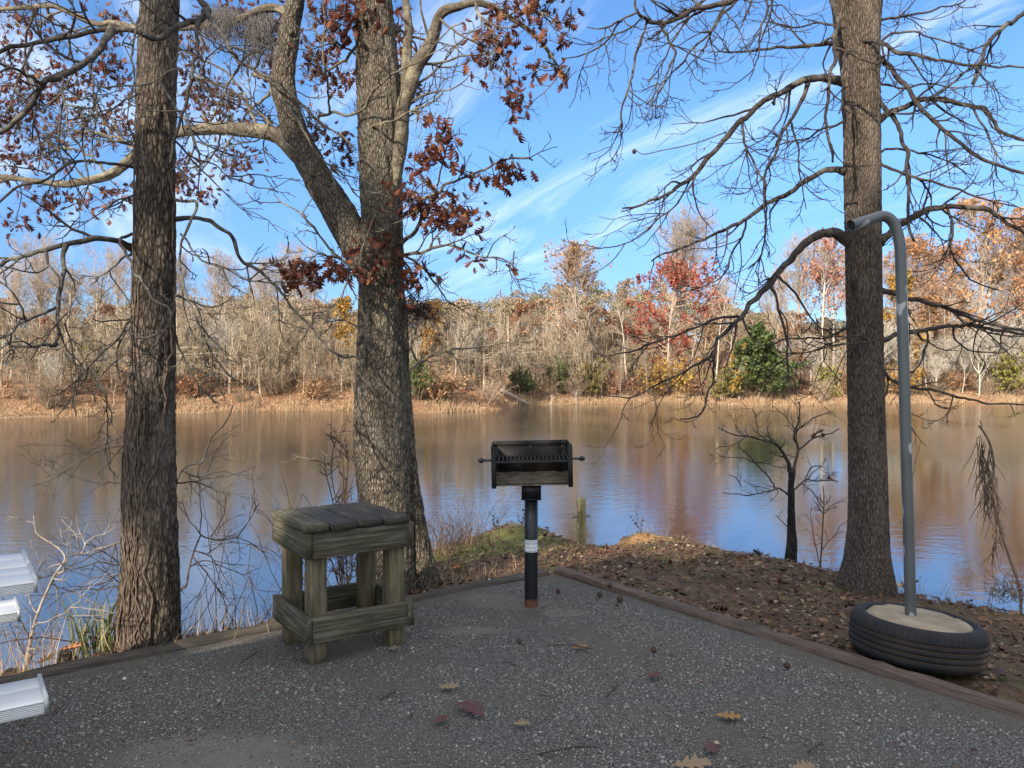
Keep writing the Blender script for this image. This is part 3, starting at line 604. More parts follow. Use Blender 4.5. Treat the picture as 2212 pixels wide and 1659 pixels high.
class Tree:
    def __init__(s,name,label,cat,Y,profs,bark,limbmat,twigmat,seed,bx,bz,**kw):
        s.Y=Y; s.rng=np.random.RandomState(seed); s.limbmat=limbmat; s.twigmat=twigmat
        s.root=thing(name,label,cat,(bx,Y,bz)); s.b=tuple(s.root.location); g=Geo()
        for i,(pf,dy) in enumerate(profs):
            kk=dict(kw)
            if i: kk['zbot']=None if pf[0][0]>1000 else W(0,pf[0][0],Y)[2]; kk['lobes']=0
            f=trunk_geo(g,pf,Y+dy,seed=seed+i*3.3,**kk)
            if i==0: s.f=f
        s.trunk=g.obj('trunk',bark,s.root,s.b,smooth=True)
        s.samples=[]  # px,py,Y
        py=np.linspace(profs[0][0][0][0],profs[0][0][-1][0],60)
        for p in py: 
            xs_=np.interp(p,[q[0] for q in sorted(profs[0][0])],[(q[1]+q[2])/2 for q in sorted(profs[0][0])]); s.samples.append((xs_,p,Y))
        s.fol=Geo(); s.tw=Geo()
    def nearest(s,x,y):
        S=np.array(s.samples); d=np.hypot(S[:,0]-x,S[:,1]-y); i=np.argmin(d); return S[i],d[i]
    def twigs(s,g,P,Rd,dens,lv=3,L=(.25,.7),droop=-.1,hook=.10,curl=.16,rmin=.0023,k1=5):
        """grow twigs along a limb"""
        rng=s.rng; seg=np.linalg.norm(np.diff(P,axis=0),axis=1).sum(); k=int(round(seg*dens*1.55))
        if k<1: return
        S,D,r,f=spawn(P[None],Rd[None],k,rng,.12,.99,.85,1.0); D[:,2]+=droop
        Ln=rng.uniform(*L,k)*(1.1-.5*f); r0=np.minimum(np.maximum(r*.6,rmin*2.1),.011)
        Q=walk(S,D,Ln,9,curl,0.0,rng,hook); Rq=taper(k,9,r0,rmin); g.tubes(Q,Rq,k1)
        if lv<2: return
        S,D,r,f=spawn(Q,Rq,3,rng,.2,.95,.8); Ln=np.repeat(Ln,3)*rng.uniform(.25,.6,len(S)); D[:,2]+=droop*.5
        Q2=walk(S,D,Ln,7,curl*1.2,0.0,rng,hook*1.6); R2=taper(len(S),7,np.maximum(r*.7,rmin),rmin*.8); g.tubes(Q2,R2,4)
        if lv<3: return
        S,D,r,f=spawn(Q2,R2,2,rng,.3,.95,.8); Ln=np.repeat(Ln,2)*rng.uniform(.25,.55,len(S))
        Q3=walk(S,D,Ln,5,curl,0.0,rng,hook*2); g.tubes(Q3,taper(len(S),5,rmin,rmin*.7),3)
    def limb(s,spec,name='branch',lv=3,L=(.25,.7),droop=-.1,hook=.1,mat=None):
        """spec: 'dy w0 w1 dens | x,y x,y ...' (pixels of the photograph; dy = change in distance along the limb)"""
        h,p=spec.split('|'); dy,w0,w1,dens=[float(q) for q in h.split()]; pts=np.array([[float(v) for v in q.split(',')] for q in p.split()])
        (nx,ny,nY),d=s.nearest(*pts[0]); Y0=nY; n=len(pts)
        seg=np.concatenate([[0],np.cumsum(np.hypot(*np.diff(pts,axis=0).T))]); t=seg/seg[-1]
        if abs(dy)>9: Ys=np.full(n,abs(dy)-10+.0)+t*.2       # 10+Y: an absolute distance
        else: Ys=Y0+dy*np.minimum(t*2.2,1)**.8 + dy*.35*t
        P=np.array([W(x,y,yy) for (x,y),yy in zip(pts,Ys)]); P=catmull(P,6); m=len(P)
        px=catmull(np.column_stack([pts,Ys]),6); s.samples+= [tuple(q) for q in px[::2]]
        tt=np.linspace(0,1,m); ex=1.35 if (w0>17 or s.Y==DY_) else .9; Rd=(w0*(1-tt)**ex+w1*(1-(1-tt)**ex))/2*px[:,2]/FPX
        tt_=np.linspace(0,1,m); Rd=Rd*(1+.55*np.exp(-tt_/.035)*(w0>7)); kn=np.array([mnoise.noise((q[0]*11+3,q[1]*11,q[2]*11)) for q in P]); Rd=Rd*(1+.6*np.clip(kn-.35,0,1))
        jit=np.array([[mnoise.noise((q[0]*17+5,q[1]*17,q[2]*17)),mnoise.noise((q[2]*17,q[0]*17,9)),mnoise.noise((q[1]*17,q[2]*17,q[0]*17+2))] for q in P])*.5+np.array([[mnoise.noise((q[0]*7,q[1]*7,q[2]*7+s.Y)),mnoise.noise((q[2]*7,q[0]*7,4)),mnoise.noise((q[1]*7,q[2]*7,q[0]*7))] for q in P])
        P=P+jit*.65*(.020+.9*np.minimum(Rd,.012))[:,None]*np.minimum(tt_*14,1)[:,None]; Rd=Rd*(1+.18*np.array([mnoise.noise((q[0]*16,q[1]*16,q[2]*16)) for q in P]))
        g=Geo(); g.tubes(P,Rd,12 if w0>9 else 8,True)
        s.twigs(g,P,Rd,dens,lv,L,droop,hook,curl=getattr(s,'curl',.16),rmin=getattr(s,'rmin',.0023))
        g.obj(name,mat or s.limbmat,s.root,s.b,smooth=True)
    def cluster(s,x,y,rx,ry,n,size,dY=0.0,tmpl=None,link=True):
        rng=s.rng; q,d=s.nearest(x,y); Y=q[2]+dY; c=W(x,y,Y); sx,sz=rx*Y/FPX,ry*Y/FPX
        n=int(n*1.35); o=np.clip(rng.normal(0,.68,(n,3)),-1.4,1.4)*np.array([sx,(sx+sz)/2,sz]); pos=c+o
        ax=nrm(np.column_stack([rng.normal(0,.6,n),rng.normal(0,.6,n),rng.normal(-.75,.5,n)])); nor=nrm(rng.normal(0,1,(n,3)))
        leaves(s.fol,pos,ax,nor,rng.uniform(.5,1.1,n)*size*.70,tmpl or LEAF_OAK,rng.uniform(-1.6,1.4,n))
        k=max(3,n//5); S=np.tile(c,(k,1))+rng.normal(0,.15,(k,3))*sx
        if link:
            st=W(q[0],q[1],q[2]); mid=(st+c)/2+np.array([0,0,.06])+rng.normal(0,.04,3); P=catmull([st,mid,c],8); s.tw.tubes(P,np.linspace(.0055,.003,len(P)),5)
            s.samples+= [(q[0]+(x-q[0])*t,q[1]+(y-q[1])*t,q[2]+(Y-q[2])*t) for t in(.35,.7)]
        E=c+np.clip(rng.normal(0,.6,(k,3)),-1,1)*np.array([sx,(sx+sz)/2,sz]); D=E-S; Q=walk(S,D,np.linalg.norm(D,axis=1)+.04,6,.12,0,rng); Rq=taper(k,6,.003,.0014); s.tw.tubes(Q,Rq,4)
        S,D,r,f=spawn(Q,Rq,3,rng,.2,1,.7); s.tw.tubes(walk(S,D,rng.uniform(.05,.16,len(S)),4,.15,0,rng),taper(len(S),4,.0014,.001),3)
    def done(s):
        if s.fol.n: s.fol.obj('foliage',M['leaf_rust'],s.root,s.b)
        if s.tw.n: s.tw.obj('twigs',s.twigmat,s.root,s.b)
# ---------------------------------------------------------------- oak with two stems and rust leaves
OY=5.6
oak=Tree('oak_tree','large forked oak with rust brown leaves between the wooden table and the grill','tree',OY,
 [([(1285,788,906),(1200,784,897),(1100,779,893),(1000,768,886),(900,766,880),(800,770,874),(700,775,868),(640,776,868),(560,780,871),(480,783,869),(400,778,866),(300,775,868),(200,772,868),(100,770,855),(0,768,845),(-120,766,838)],0),
  ([(1290,886,962),(1240,892,948),(1200,888,933),(1100,880,914),(1000,872,898),(800,858,884),(700,850,880),(600,846,870),(560,842,860)],.03)],
 M['bark_oak'],M['limb_oak'],M['twig_dark'],11,-.80,-.1,lobes=.35,amp=.012,zbot=-1.0)
g=Geo()
lf=np.array([(815,600,80),(782,545,76),(750,490,72),(718,435,66),(690,392,62),(668,350,60),(648,310,57),(632,270,53),(620,225,50),(612,180,50),(614,140,47),(620,100,45),(630,40,41),(642,-30,38),(650,-100,36)],float)
P=catmull(np.array([W(a,b,OY+.02+.25*i/14) for i,(a,b,w) in enumerate(lf)]),8); Rd=catmull(np.column_stack([lf[:,2]]*3),8)[:,0]/2*OY/FPX
def rough_tube(g,P,Rd,k,amp,seed=0.0,kx=30,kz=6):
    T=nrm(np.gradient(P,axis=0)); ref=np.array([0,1.,0]); n1=nrm(np.cross(T,ref)); n2=np.cross(T,n1); L=np.concatenate([[0],np.cumsum(np.linalg.norm(np.diff(P,axis=0),axis=1))]); th=np.arange(k)*2*math.pi/k; V=[]
    for p,a,b,r,l in zip(P,n1,n2,Rd,L):
        for t in th:
            x,y=math.cos(t),math.sin(t); q=mnoise.noise((x*r*kx+seed,y*r*kx,l*kz)); q2=mnoise.noise((x*r*kx*2.2,y*r*kx*2.2+seed,l*kz*2.5)); V.append(p+(a*x+b*y)*(r+(.6-2.2*abs(q))*amp+q2*amp*.6))
    n=len(P); i=np.arange(n-1)[:,None]*k; j=np.arange(k)[None,:]; j2=((np.arange(k)+1)%k)[None,:]
    g.add(V,[np.stack([i+j,i+j2,i+k+j2,i+k+j],-1).reshape(-1,4),((n-1)*k+np.arange(k))[None,:]])
P2=catmull(P,3);R2=catmull(np.column_stack([Rd]*3),3)[:,0]
rough_tube(g,P2,R2,56,.010,4.0); g.obj('forked_stem',M['bark_oak'],oak.root,oak.b,smooth=True)
for a,b,w in lf: oak.samples.append((a,b,OY+.15))
# big limb passing behind the left tree, and the right-hand limb
def big(tree,pts,dY0,dY1,amp,mat,name,k=28):
    pts=np.array(pts,float); Ys=tree.Y+np.linspace(dY0,dY1,len(pts)); P=catmull(np.array([W(a,b,y) for (a,b,w),y in zip(pts,Ys)]),10); Rd=catmull(np.column_stack([pts[:,2]]*3),10)[:,0]/2*np.interp(np.linspace(0,1,len(P)),np.linspace(0,1,len(Ys)),Ys)/FPX
    g=Geo(); rough_tube(g,P,Rd,k,amp,pts[0,0]); tree.twigs(g,P,Rd,2.0,2); g.obj(name,mat,tree.root,tree.b,smooth=True)
    for (a,b,w),y in zip(pts,Ys): tree.samples.append((a,b,y))
big(oak,[(668,350,44),(640,330,38),(605,296,33),(560,283,30),(520,280,28),(478,277,26),(430,280,24),(395,284,22),(350,300,21),(300,330,21),(267,357,20),(232,380,18),(191,390,16),(136,398,14),(80,392,12),(30,385,11),(-40,376,10)],.12,.5,.006,M['limb_oak'],'limb')
big(oak,[(846,430,22),(856,370,27),(864,320,29),(868,280,29),(872,230,28),(885,190,30),(900,142,30),(925,106,27),(939,68,24),(947,38,22),(962,22,20),(990,14,17),(1026,6,15),(1059,12,13),(1094,33,11),(1124,52,10),(1165,85,8),(1187,115,6),(1206,142,4),(1222,166,3)],-.05,-.35,.006,M['limb_oak'],'limb')
big(oak,[(862,290,20),(870,235,24),(875,180,22),(877,136,21),(880,95,19),(882,55,17),(877,10,15),(874,-50,13)],-.05,.1,.006,M['limb_oak'],'limb')
big(oak,[(632,40,20),(600,18,17),(560,22,16),(520,40,15),(480,52,14),(430,58,13),(380,60,12),(320,62,12),(286,60,12),(245,49,11),(207,52,11),(164,33,11),(117,14,10),(82,14,9),(30,18,8),(-30,22,7)],.2,.7,.005,M['limb_oak'],'limb')
for sp_ in ['-.5 9 4 3|858,537 866,523 894,504 906,467 908,439 917,426 950,412 963,398 1012,382 1067,357 1116,341 1149,346',
 '-.2 4 2 3|944,402 958,341 971,300 980,259','-.4 8 2 6|862,553 900,546 942,534 984,532 1027,551 1083,560 1108,577',
 '.3 7 1.5 5|883,800 914,782 956,762 1026,748 1083,743 1152,737','-.35 7 3 3|816,633 810,596 790,574 779,551 802,490 830,445','-.3 5 2 4|790,590 751,596 745,630 729,655 706,669 658,678',
 '-.35 6 2.5 4|772,276 808,273 849,259 890,240 930,224 960,196','-.5 7 3 2.5|688,251 712,243 753,248 780,240 802,210 821,183 862,153 917,123 958,74 999,49',
 '-.35 5 2 4|712,243 706,180 697,120 700,40 698,-30','-.35 8 3 3|549,161 589,177 630,205 671,245 701,273 740,295 772,327','-.4 7 2 4|590,190 630,240 668,300 700,345 740,380 770,420','.3 6 2 4|780,590 740,560 700,520 660,470 620,440 590,420',
 '.3 6 2 4|858,545 900,570 930,600 960,640 975,660','.2 5 2 6|862,560 890,590 905,630 900,665','.5 8 2 4|630,70 590,90 540,120 500,170 470,230 440,300','.5 8 2 4|615,180 570,210 530,250 500,300 470,350','.4 7 2 4|770,100 730,140 700,160 660,170',
 '.6 8 3 4|560,283 540,240 520,190 480,150 440,130','.5 6 2 4|300,330 260,300 220,290 170,280 110,290 60,300','.6 6 2 4|232,380 200,340 150,320 100,330 50,345','.6 5 2 4|430,58 440,110 420,160 400,210','.6 6 2 4|164,33 150,90 160,150 130,200 90,230','.6 6 2 4|82,14 60,70 50,140 30,200 10,250','-.2 7 2 5|1026,6 1050,50 1075,90 1060,130','-.2 5 2 5|1094,33 1140,28 1180,30 1215,45','.3 6 2 4|840,60 870,70 900,110 880,170','.5 5 2 4|478,277 470,320 440,360 410,390',
 '-.25 5 2 4|770,120 740,100 715,80 700,40','-.1 6 2 5|947,38 990,70 1030,95 1060,104','.2 4 2 5|790,720 760,700 735,690 700,700','.2 3 1.5 5|770,1000 745,980 720,985 700,1000']:
    oak.limb(sp_,lv=3,L=(.15,.5),droop=-.05,hook=.05)
for c in [(720,50,48,48,70,.125),(790,35,48,38,60,.125),(950,300,28,40,26,.13,-.1),(933,342,30,30,22,.13,-.1),(1110,360,26,24,14,.125,-.1),(1067,377,20,16,8,.125,-.1),(1010,376,18,14,6,.12),(890,420,45,35,34,.12),(990,462,42,36,52,.125,-.1),(942,462,36,26,22,.125),(890,445,26,20,12,.12),
 (717,578,66,26,46,.135,-.2),(800,548,45,34,36,.13,-.3),(650,580,22,20,10,.13,-.2),(646,612,12,12,5,.13,-.2),(614,588,16,20,8,.14,-.2),(858,590,30,44,22,.12,-.25),(866,650,16,14,6,.12,-.25),(894,607,26,26,12,.12),(922,585,22,18,9,.11),(1027,563,18,16,5,.09),(1108,585,8,8,3,.1),(1000,540,20,14,6,.1),
 (1053,104,36,52,48,.115),(1090,80,20,20,12,.11),(1115,205,22,52,36,.11),(1160,20,50,34,44,.115),(1230,62,14,34,10,.115),(1180,142,36,20,18,.11),(1226,172,8,10,4,.11),(1085,15,40,24,26,.11),
 (600,35,34,34,40,.11,.3),(685,136,28,42,44,.10,.5),(738,164,32,26,44,.10,.5),(726,318,36,36,44,.10,.5),(668,267,24,28,24,.10,.5),(862,80,16,52,44,.10,.5),(892,190,16,40,24,.10,.5),(1100,140,10,20,6,.1)]:
    oak.cluster(*c)
for c in [(40,205,66,56,130),(30,262,58,38,110),(136,190,56,40,90),(232,145,46,40,90),(190,267,58,34,66),(267,259,28,46,56),(117,327,38,30,50),(27,340,34,40,56),(55,40,60,46,80),(120,110,40,30,34),(409,109,28,56,66),(396,372,26,32,56),(436,423,36,18,26),(436,196,40,40,70),(477,232,42,34,56),(518,340,40,30,48),(260,410,26,20,24),(110,431,46,24,44),(34,480,30,18,22),(230,40,40,30,40),(500,20,50,26,44),(590,140,20,46,34),(560,250,30,20,16),(20,120,30,40,40),(330,250,20,40,20),(180,440,40,20,22)]:
    oak.cluster(*c,.108,.8)
# dark clump of fine twigs hanging at the right of the trunk
c=W(905,690,5.75); m=260; rr=oak.rng; S=c+rr.normal(0,1,(m,3))*np.array([.05,.05,.03])+np.array([0,0,.06]); D=rr.normal(0,1,(m,3))*np.array([1,1,.5])
oak.tw.tubes(walk(S,D,rr.uniform(.1,.42,m),9,.22,-.13,rr),taper(m,9,.0022,.0012),3)
oak.done()
# ---------------------------------------------------------------- left tree
LY=4.42
lt=Tree('bare_tree','dark bare tree with crooked limbs and climbing vines at the left gravel edge','tree',LY,
 [([(1425,246,388),(1400,250,385),(1300,260,382),(1200,267,380),(1100,270,377),(1000,272,374),(900,277,374),(800,282,374),(700,287,375),(600,291,375),(500,294,375),(400,296,374),(300,297,375),(200,298,376),(100,303,380),(0,308,384),(-140,314,388)],0)],
 M['bark_left'],M['limb_left'],M['twig_dark'],23,-2.05,-.25,lobes=.18,amp=.010,kx=38,zbot=-1.6)
for sp_ in ['-.45 15 9 2|375,-30 405,-20 430,0 442,22 432,38 409,46 380,66 355,79 335,80 314,76 286,65 245,60 205,68 136,82 68,95 27,106 -20,128',
 '-.3 15 10 2|245,62 222,95 191,136 136,164 95,180 55,237 27,267 -20,296','-.3 8 5 2|95,178 55,161 -10,130','-.3 7 5 3|297,363 245,357 191,346 150,355 109,382 41,409 -15,436',
 '-.3 14 7 2.5|292,538 253,523 211,516 169,520 126,534 84,543 42,554 14,560 -20,590','-.1 10 6 3|141,531 138,565 132,608 126,650 124,692 129,720 121,742','-.15 8 5 3|123,742 95,744 70,748 17,748',
 '-.1 6 3 3|100,545 104,571 124,594 129,613','-.1 6 2 4|125,640 145,665 152,680 140,706','-.1 7 4 3|120,664 90,678 56,692 20,718 -10,735',
 '-.45 7 5 2|285,505 262,523 275,551 289,585 306,608 326,641 357,664 368,692 365,709 337,726 295,726','-.05 7 3 4|334,658 317,681 281,692 258,726 219,765 191,793 169,821 160,855 162,900',
 '-.05 5 2 4|195,793 214,818 230,858 222,900','.2 9 4 3|374,473 421,473 455,478 483,492 500,509 514,546 534,571 562,588 590,616 605,630 633,669 661,697 689,731 717,757 745,772 782,775',
 '-.2 7 3 3|372,430 416,439 413,473 399,509 388,532 385,565 394,608 408,650 427,697 449,742 478,790 520,827 562,852','.1 5 2 4|374,703 388,754 408,796 439,838 464,875','-.2 5 2 4|390,505 421,551 464,574 506,591 548,610 579,599',
 '-.3 9 6 2|430,40 425,90 420,136 409,191 396,245 376,300 368,355','-.4 11 6 2|442,25 453,35 477,71 499,109 518,139 551,153 603,180','-.35 7 3 3|327,153 355,191 382,232 404,267 420,303 430,340 428,420','-.3 7 3 3|412,170 430,164 491,191 546,232 587,273 640,330',
 '.2 6 2 4|292,545 262,560 235,585 205,600','.1 5 2 4|290,420 262,430 240,445 215,460','-.2 6 2 3|300,40 280,110 288,160 280,220 270,290','.2 5 2 4|300,200 270,215 240,235 200,255 170,290','.2 5 2 4|374,300 400,330 440,350 470,365 500,400',
 '-.2 6 3 3|205,68 180,20 170,-20','-.2 6 2 3|136,82 160,40 150,-10','-.2 5 2 3|191,136 205,190 206,250 200,310 206,365','-.2 5 2 4|136,164 142,230 150,290 180,330','.1 6 3 3|300,700 270,720 250,760 262,820','-.1 5 2 4|56,692 40,660 20,625 -10,600','.15 5 2 4|378,640 420,655 470,662 505,640','.1 4 2 4|376,250 420,262 470,270 520,255','-.25 6 3 3|68,95 60,150 75,210 66,300']:
    lt.limb(sp_,lv=3,L=(.12,.48),droop=-.08,hook=.06)
# vines climbing the trunk
rr=lt.rng
for i in range(7):
    z=np.arange(-.5+rr.uniform(0,.4),rr.uniform(.9,2.9),.05); th0=-math.pi/2+rr.uniform(-1.0,1.0); th=th0+np.cumsum(rr.normal(0,.10,len(z)))
    pts=[]
    for zi,t in zip(z,th):
        py=HOR-(zi-EYE)*FPX/LY; cx,r_=lt.f(py); pts.append((cx+(r_+.006)*math.cos(t),LY+(r_+.006)*math.sin(t),zi))
    g=Geo(); g.tubes(np.array(pts),np.full(len(pts),rr.uniform(.003,.0055)),6); g.obj('vine',M['twig_brown'],lt.root,lt.b,smooth=True)
lt.done()
# ---------------------------------------------------------------- right tree
RY=6.6
rt=Tree('bare_tree','tall brown trunked bare tree with drooping twigs behind the hooked pole','tree',RY,
 [([(1258,1812,1930),(1240,1820,1926),(1200,1828,1919),(1150,1833,1917),(1100,1835,1915),(1000,1836,1912),(900,1835,1909),(800,1833,1906),(700,1831,1904),(600,1829,1902),(500,1828,1901),(400,1826,1900),(300,1825,1899),(200,1822,1898),(100,1820,1897),(0,1830,1903),(-130,1832,1904)],0),
  ([(190,1822,1846),(160,1818,1844),(100,1808,1840),(50,1802,1834),(0,1796,1830),(-110,1782,1822)],-.03)],
 M['bark_right'],M['limb_right'],M['twig_dark'],37,2.98,-.4,lobes=.3,amp=.007,kx=46,zbot=-1.3)
for sp_ in ['-.3 16 4 3|1822,175 1772,169 1731,177 1690,199 1649,222 1602,262 1561,306 1520,352 1493,385 1460,409 1424,426 1384,442 1343,452',
 '-.1 6 3 4|1604,262 1607,308 1629,355 1648,387 1653,452','-.2 8 3 4|1745,180 1726,232 1699,273 1679,314 1663,355 1652,393 1653,452 1652,509 1645,551 1617,580','.1 5 2 4|1709,262 1720,300 1726,355 1731,409 1742,452',
 '.2 13 3 3|1826,371 1786,368 1745,390 1704,417 1663,436 1617,467 1589,487 1547,506 1505,523 1449,543 1406,565','.2 5 2 3|1612,475 1603,509 1581,551 1569,585 1547,605 1505,622 1471,630','.1 4 2 3|1493,385 1463,439 1420,473 1378,512 1328,532 1271,540',
 '-.3 20 3 2.5|1833,520 1805,506 1777,506 1749,520 1721,543 1698,568 1670,602 1637,641 1617,661 1598,686 1575,709 1547,734 1541,762 1544,790 1538,827 1530,847 1524,877 1505,900 1468,905',
 '-.1 7 3 3|1664,613 1676,641 1684,678 1696,726 1698,762 1703,804 1698,827','.1 6 2 4|1682,596 1707,619 1732,653 1749,681 1769,706 1800,720','-.1 6 2 4|1595,683 1547,689 1505,706 1463,723 1406,743 1364,759 1308,768 1280,759','-.1 6 2 3|1541,766 1505,787 1463,810 1420,830 1378,852 1350,860 1308,855',
 '-.2 13 6 3|1895,262 1922,245 1963,226 2004,215 2045,218 2100,232 2127,232 2149,262 2168,289 2240,308','-.3 11 6 3|1896,125 1922,142 1949,177 1977,218 2004,248 2045,289 2100,330 2154,355 2240,384','-.1 11 5 3|1895,213 1909,235 1936,259 1947,295 1960,327 1958,382 1963,423 1960,470 1975,520',
 '-.35 10 4 3|1810,93 1868,90 1909,95 1949,112 2004,125 2072,139 2127,142 2240,147','-.5 10 5 2.5|1794,-10 1808,33 1805,68 1799,95 1802,131 1789,177 1786,218 1783,273 1794,314 1800,350','-.3 7 4 3|1806,105 1824,115 1821,164 1821,213 1813,245',
 '-.1 9 2 3|1802,93 1745,95 1690,104 1615,109 1561,109 1533,90','-.6 13 9 3|1815,-95 1740,-50 1660,-20 1588,0 1561,8 1506,19 1465,35 1443,49 1420,50 1397,46','-.1 8 4 3|1400,46 1378,22 1370,-20','-.2 6 3 4|1397,48 1383,90 1370,142 1359,191 1343,245 1345,278 1323,289','-.2 6 3 4|1424,49 1449,93 1460,117 1443,153 1424,191 1397,226',
 '-.1 5 2 4|1378,25 1343,46 1310,90 1274,112 1244,123 1214,128','-.2 6 2 4|1600,-5 1566,27 1533,74 1493,109 1471,136 1446,164 1422,205 1416,259','-.1 6 2 4|1660,-15 1655,30 1643,68 1637,123 1620,180',
 '.2 17 6 3|1899,522 1923,501 1946,484 1988,459 2030,447 2100,446 2143,456 2185,487 2240,520','-.1 6 3 4|2047,450 2058,490 2055,529 2064,565 2100,602 2157,630','.2 11 6 3|1899,628 1932,636 1974,647 2030,661 2086,683 2143,700 2240,722','.1 11 6 3|1899,736 1930,727 1960,717 2002,712 2058,703 2114,706 2157,714 2240,722',
 '-.1 9 3 3|1901,790 1918,812 1932,824 1963,835 2030,847 2086,861 2143,872 2230,878','.1 5 2 3|1834,707 1791,726 1735,731 1693,737 1637,748','-.1 7 3 4|1897,350 1936,368 1990,387 2059,406 2113,423 2195,447','-.1 6 2 4|1897,95 1925,75 1963,70 2018,82 2072,100 2130,120','.1 6 2 4|1897,45 1963,35 2018,22 2072,5 2110,-20','-.4 10 6 3|2250,5 2212,27 2168,60 2135,90 2119,131 2100,180',
 '.3 6 2 4|1826,260 1780,280 1740,300 1690,310 1650,330','.3 6 2 4|1898,330 1930,320 1985,330 2040,345 2100,380','.2 6 2 4|1824,60 1770,50 1720,60 1670,50','.3 5 2 4|1898,180 1950,190 2010,180 2080,190 2150,175','-.2 5 2 4|1700,199 1690,240 1660,290 1600,330','-.1 5 2 4|2100,232 2130,280 2150,340 2140,400','.2 5 2 4|1990,387 2010,430 2000,480','-.3 5 2 4|1897,745 1860,728 1810,735 1750,760 1700,765','-.3 5 2 4|1897,735 1850,742 1800,745 1760,735','-.1 5 2 4|1465,35 1430,10 1390,-10','-.1 5 2 4|1343,46 1300,60 1270,55','.1 5 2 4|2002,712 2000,750 1985,790 1960,810','.1 5 2 4|2058,703 2070,740 2110,760 2170,760','.3 6 2 4|1560,-40 1520,0 1480,40 1440,120 1400,180']:
    rt.limb(sp_,lv=3,L=(.22,.75),droop=-.25,hook=.16)
rt.done()
# seed ball at a twig tip
# ---------------------------------------------------------------- small dogwood on the bank
DY=8.1
dw=Tree('small_tree','small black stemmed leafless dogwood on the bank left of the tall brown trunk','tree',DY,
 [([(1222,1694,1722),(1200,1697,1721),(1168,1701,1722),(1128,1701,1717),(1075,1703,1716),(1046,1702,1715),(1022,1704,1718),(1012,1706,1715)],0)],M['bark_dark'],M['twig_dark'],M['twig_dark'],51,2.87,-.5,lobes=.2,amp=.006,kx=40,segs=36,zbot=-1.2)
dw.rmin=.0011; dw.curl=.12
f6=lambda s:' '.join('%.0f,%.0f'%(1426.4+float(q.split(',')[0])*.2645,850.3+float(q.split(',')[1])*.2645) for q in s.split())
for h,s in [('-.3 7 2 5','1070,650 1020,520 940,420 850,380 700,350 580,320 470,270'),('.2 6 3 5','1085,650 1110,520 1130,450 1090,350 1130,250 1140,150 1130,70'),('.1 5 2 5','1130,455 1220,390 1320,340 1400,320 1470,285'),
 ('-.3 6 2 5','1050,830 990,790 930,790 800,810 660,825 500,800'),('.2 5 2 6','935,780 880,680 780,570 730,500 640,450'),('.3 5 2 6','1090,785 1180,710 1280,710 1450,710'),('.2 4 2 6','1180,705 1220,620 1290,590 1330,600'),('.2 4 2 6','940,405 870,350 800,330 790,200 760,120'),
 ('-.1 4 2 6','1092,340 1220,210 1310,180 1390,145'),('0 3 1.5 3','1050,1090 990,1040 935,995'),('.3 3 1.5 6','1110,540 1060,510 960,480 870,480'),('-.2 3 1.5 6','700,350 640,400 560,430 450,450'),('.1 3 1.5 6','790,570 700,530 600,530 500,510'),('.1 3 1.5 6','1110,300 1050,230 980,150 920,100'),('-.1 3 1.5 6','660,760 620,700 560,660'),('.2 3 1.5 6','780,560 860,570 960,600 1040,610')]:
    h=' '.join([h.split()[0],'%.1f'%(float(h.split()[1])*(1.25 if s.startswith(('1070,650','1085,650')) else .8))]+h.split()[2:]); dw.limb(h+'|'+f6(s),lv=3,L=(.1,.4),droop=.05,hook=.08)
dw.cluster(1778,932,9,12,4,.16,0,LEAF_OAK,False); dw.cluster(1790,1028,5,4,2,.1,0,LEAF_OAK,False)
dw.done()
# ---------------------------------------------------------------- white mottled sapling at the left
SY=4.15
def sapling(name,label,Y,stem,w0,w1,limbs,mat,seed,cat='sapling',L=(.1,.35),twd=5):
    p=np.array([[float(v) for v in q.split(',')] for q in stem.split()]); P=catmull(np.array([W(a,b,Y) for a,b in p]),8); base=P[0].copy(); P[0]-=np.array([0,0,.25])
    t=Tree.__new__(Tree); t.Y=Y; t.rng=np.random.RandomState(seed); t.limbmat=mat; t.twigmat=mat; t.root=thing(name,label,cat,base); t.b=tuple(base); t.rmin=.0013; t.curl=.09; t.samples=[(a,b,Y) for a,b in catmull(p,6)]; t.fol=Geo(); t.tw=Geo()
    g=Geo(); Rd=np.linspace(w0,w1,len(P))/2*Y/FPX; g.tubes(P,Rd,10,True); t.twigs(g,P,Rd,twd*.4,2,L); g.obj('trunk',mat,t.root,t.b,smooth=True)
    for sp_ in limbs: t.limb(sp_,lv=3,L=L,droop=.05,hook=.05)
    t.done(); return t
sapling('sapling','slender white mottled sapling leaning over the water beside the picnic table',SY,'55,1462 57,1440 64,1401 74,1350 87,1311 97,1287 117,1245 134,1220',7.5,4.5,
 ['.1 4 1.5 2|136,1216 136,1198 112,1173 82,1148 72,1113','.2 4 1.5 2|134,1220 150,1208 174,1198 211,1185 263,1170','-.1 3 1.5 4|74,1352 100,1342 128,1328 152,1312 172,1300 176,1285','-.1 4 2 3|66,1380 40,1345 15,1343 -10,1350','.1 3 1.5 4|82,1330 66,1300 62,1285 52,1286','.1 3 1.5 4|112,1250 140,1235 165,1215 168,1190 160,1150 133,1124','.1 3 1.2 5|174,1198 190,1170 230,1150 265,1120','.2 3 1.2 5|110,1262 150,1275 180,1280'],M['twig_white'],61)
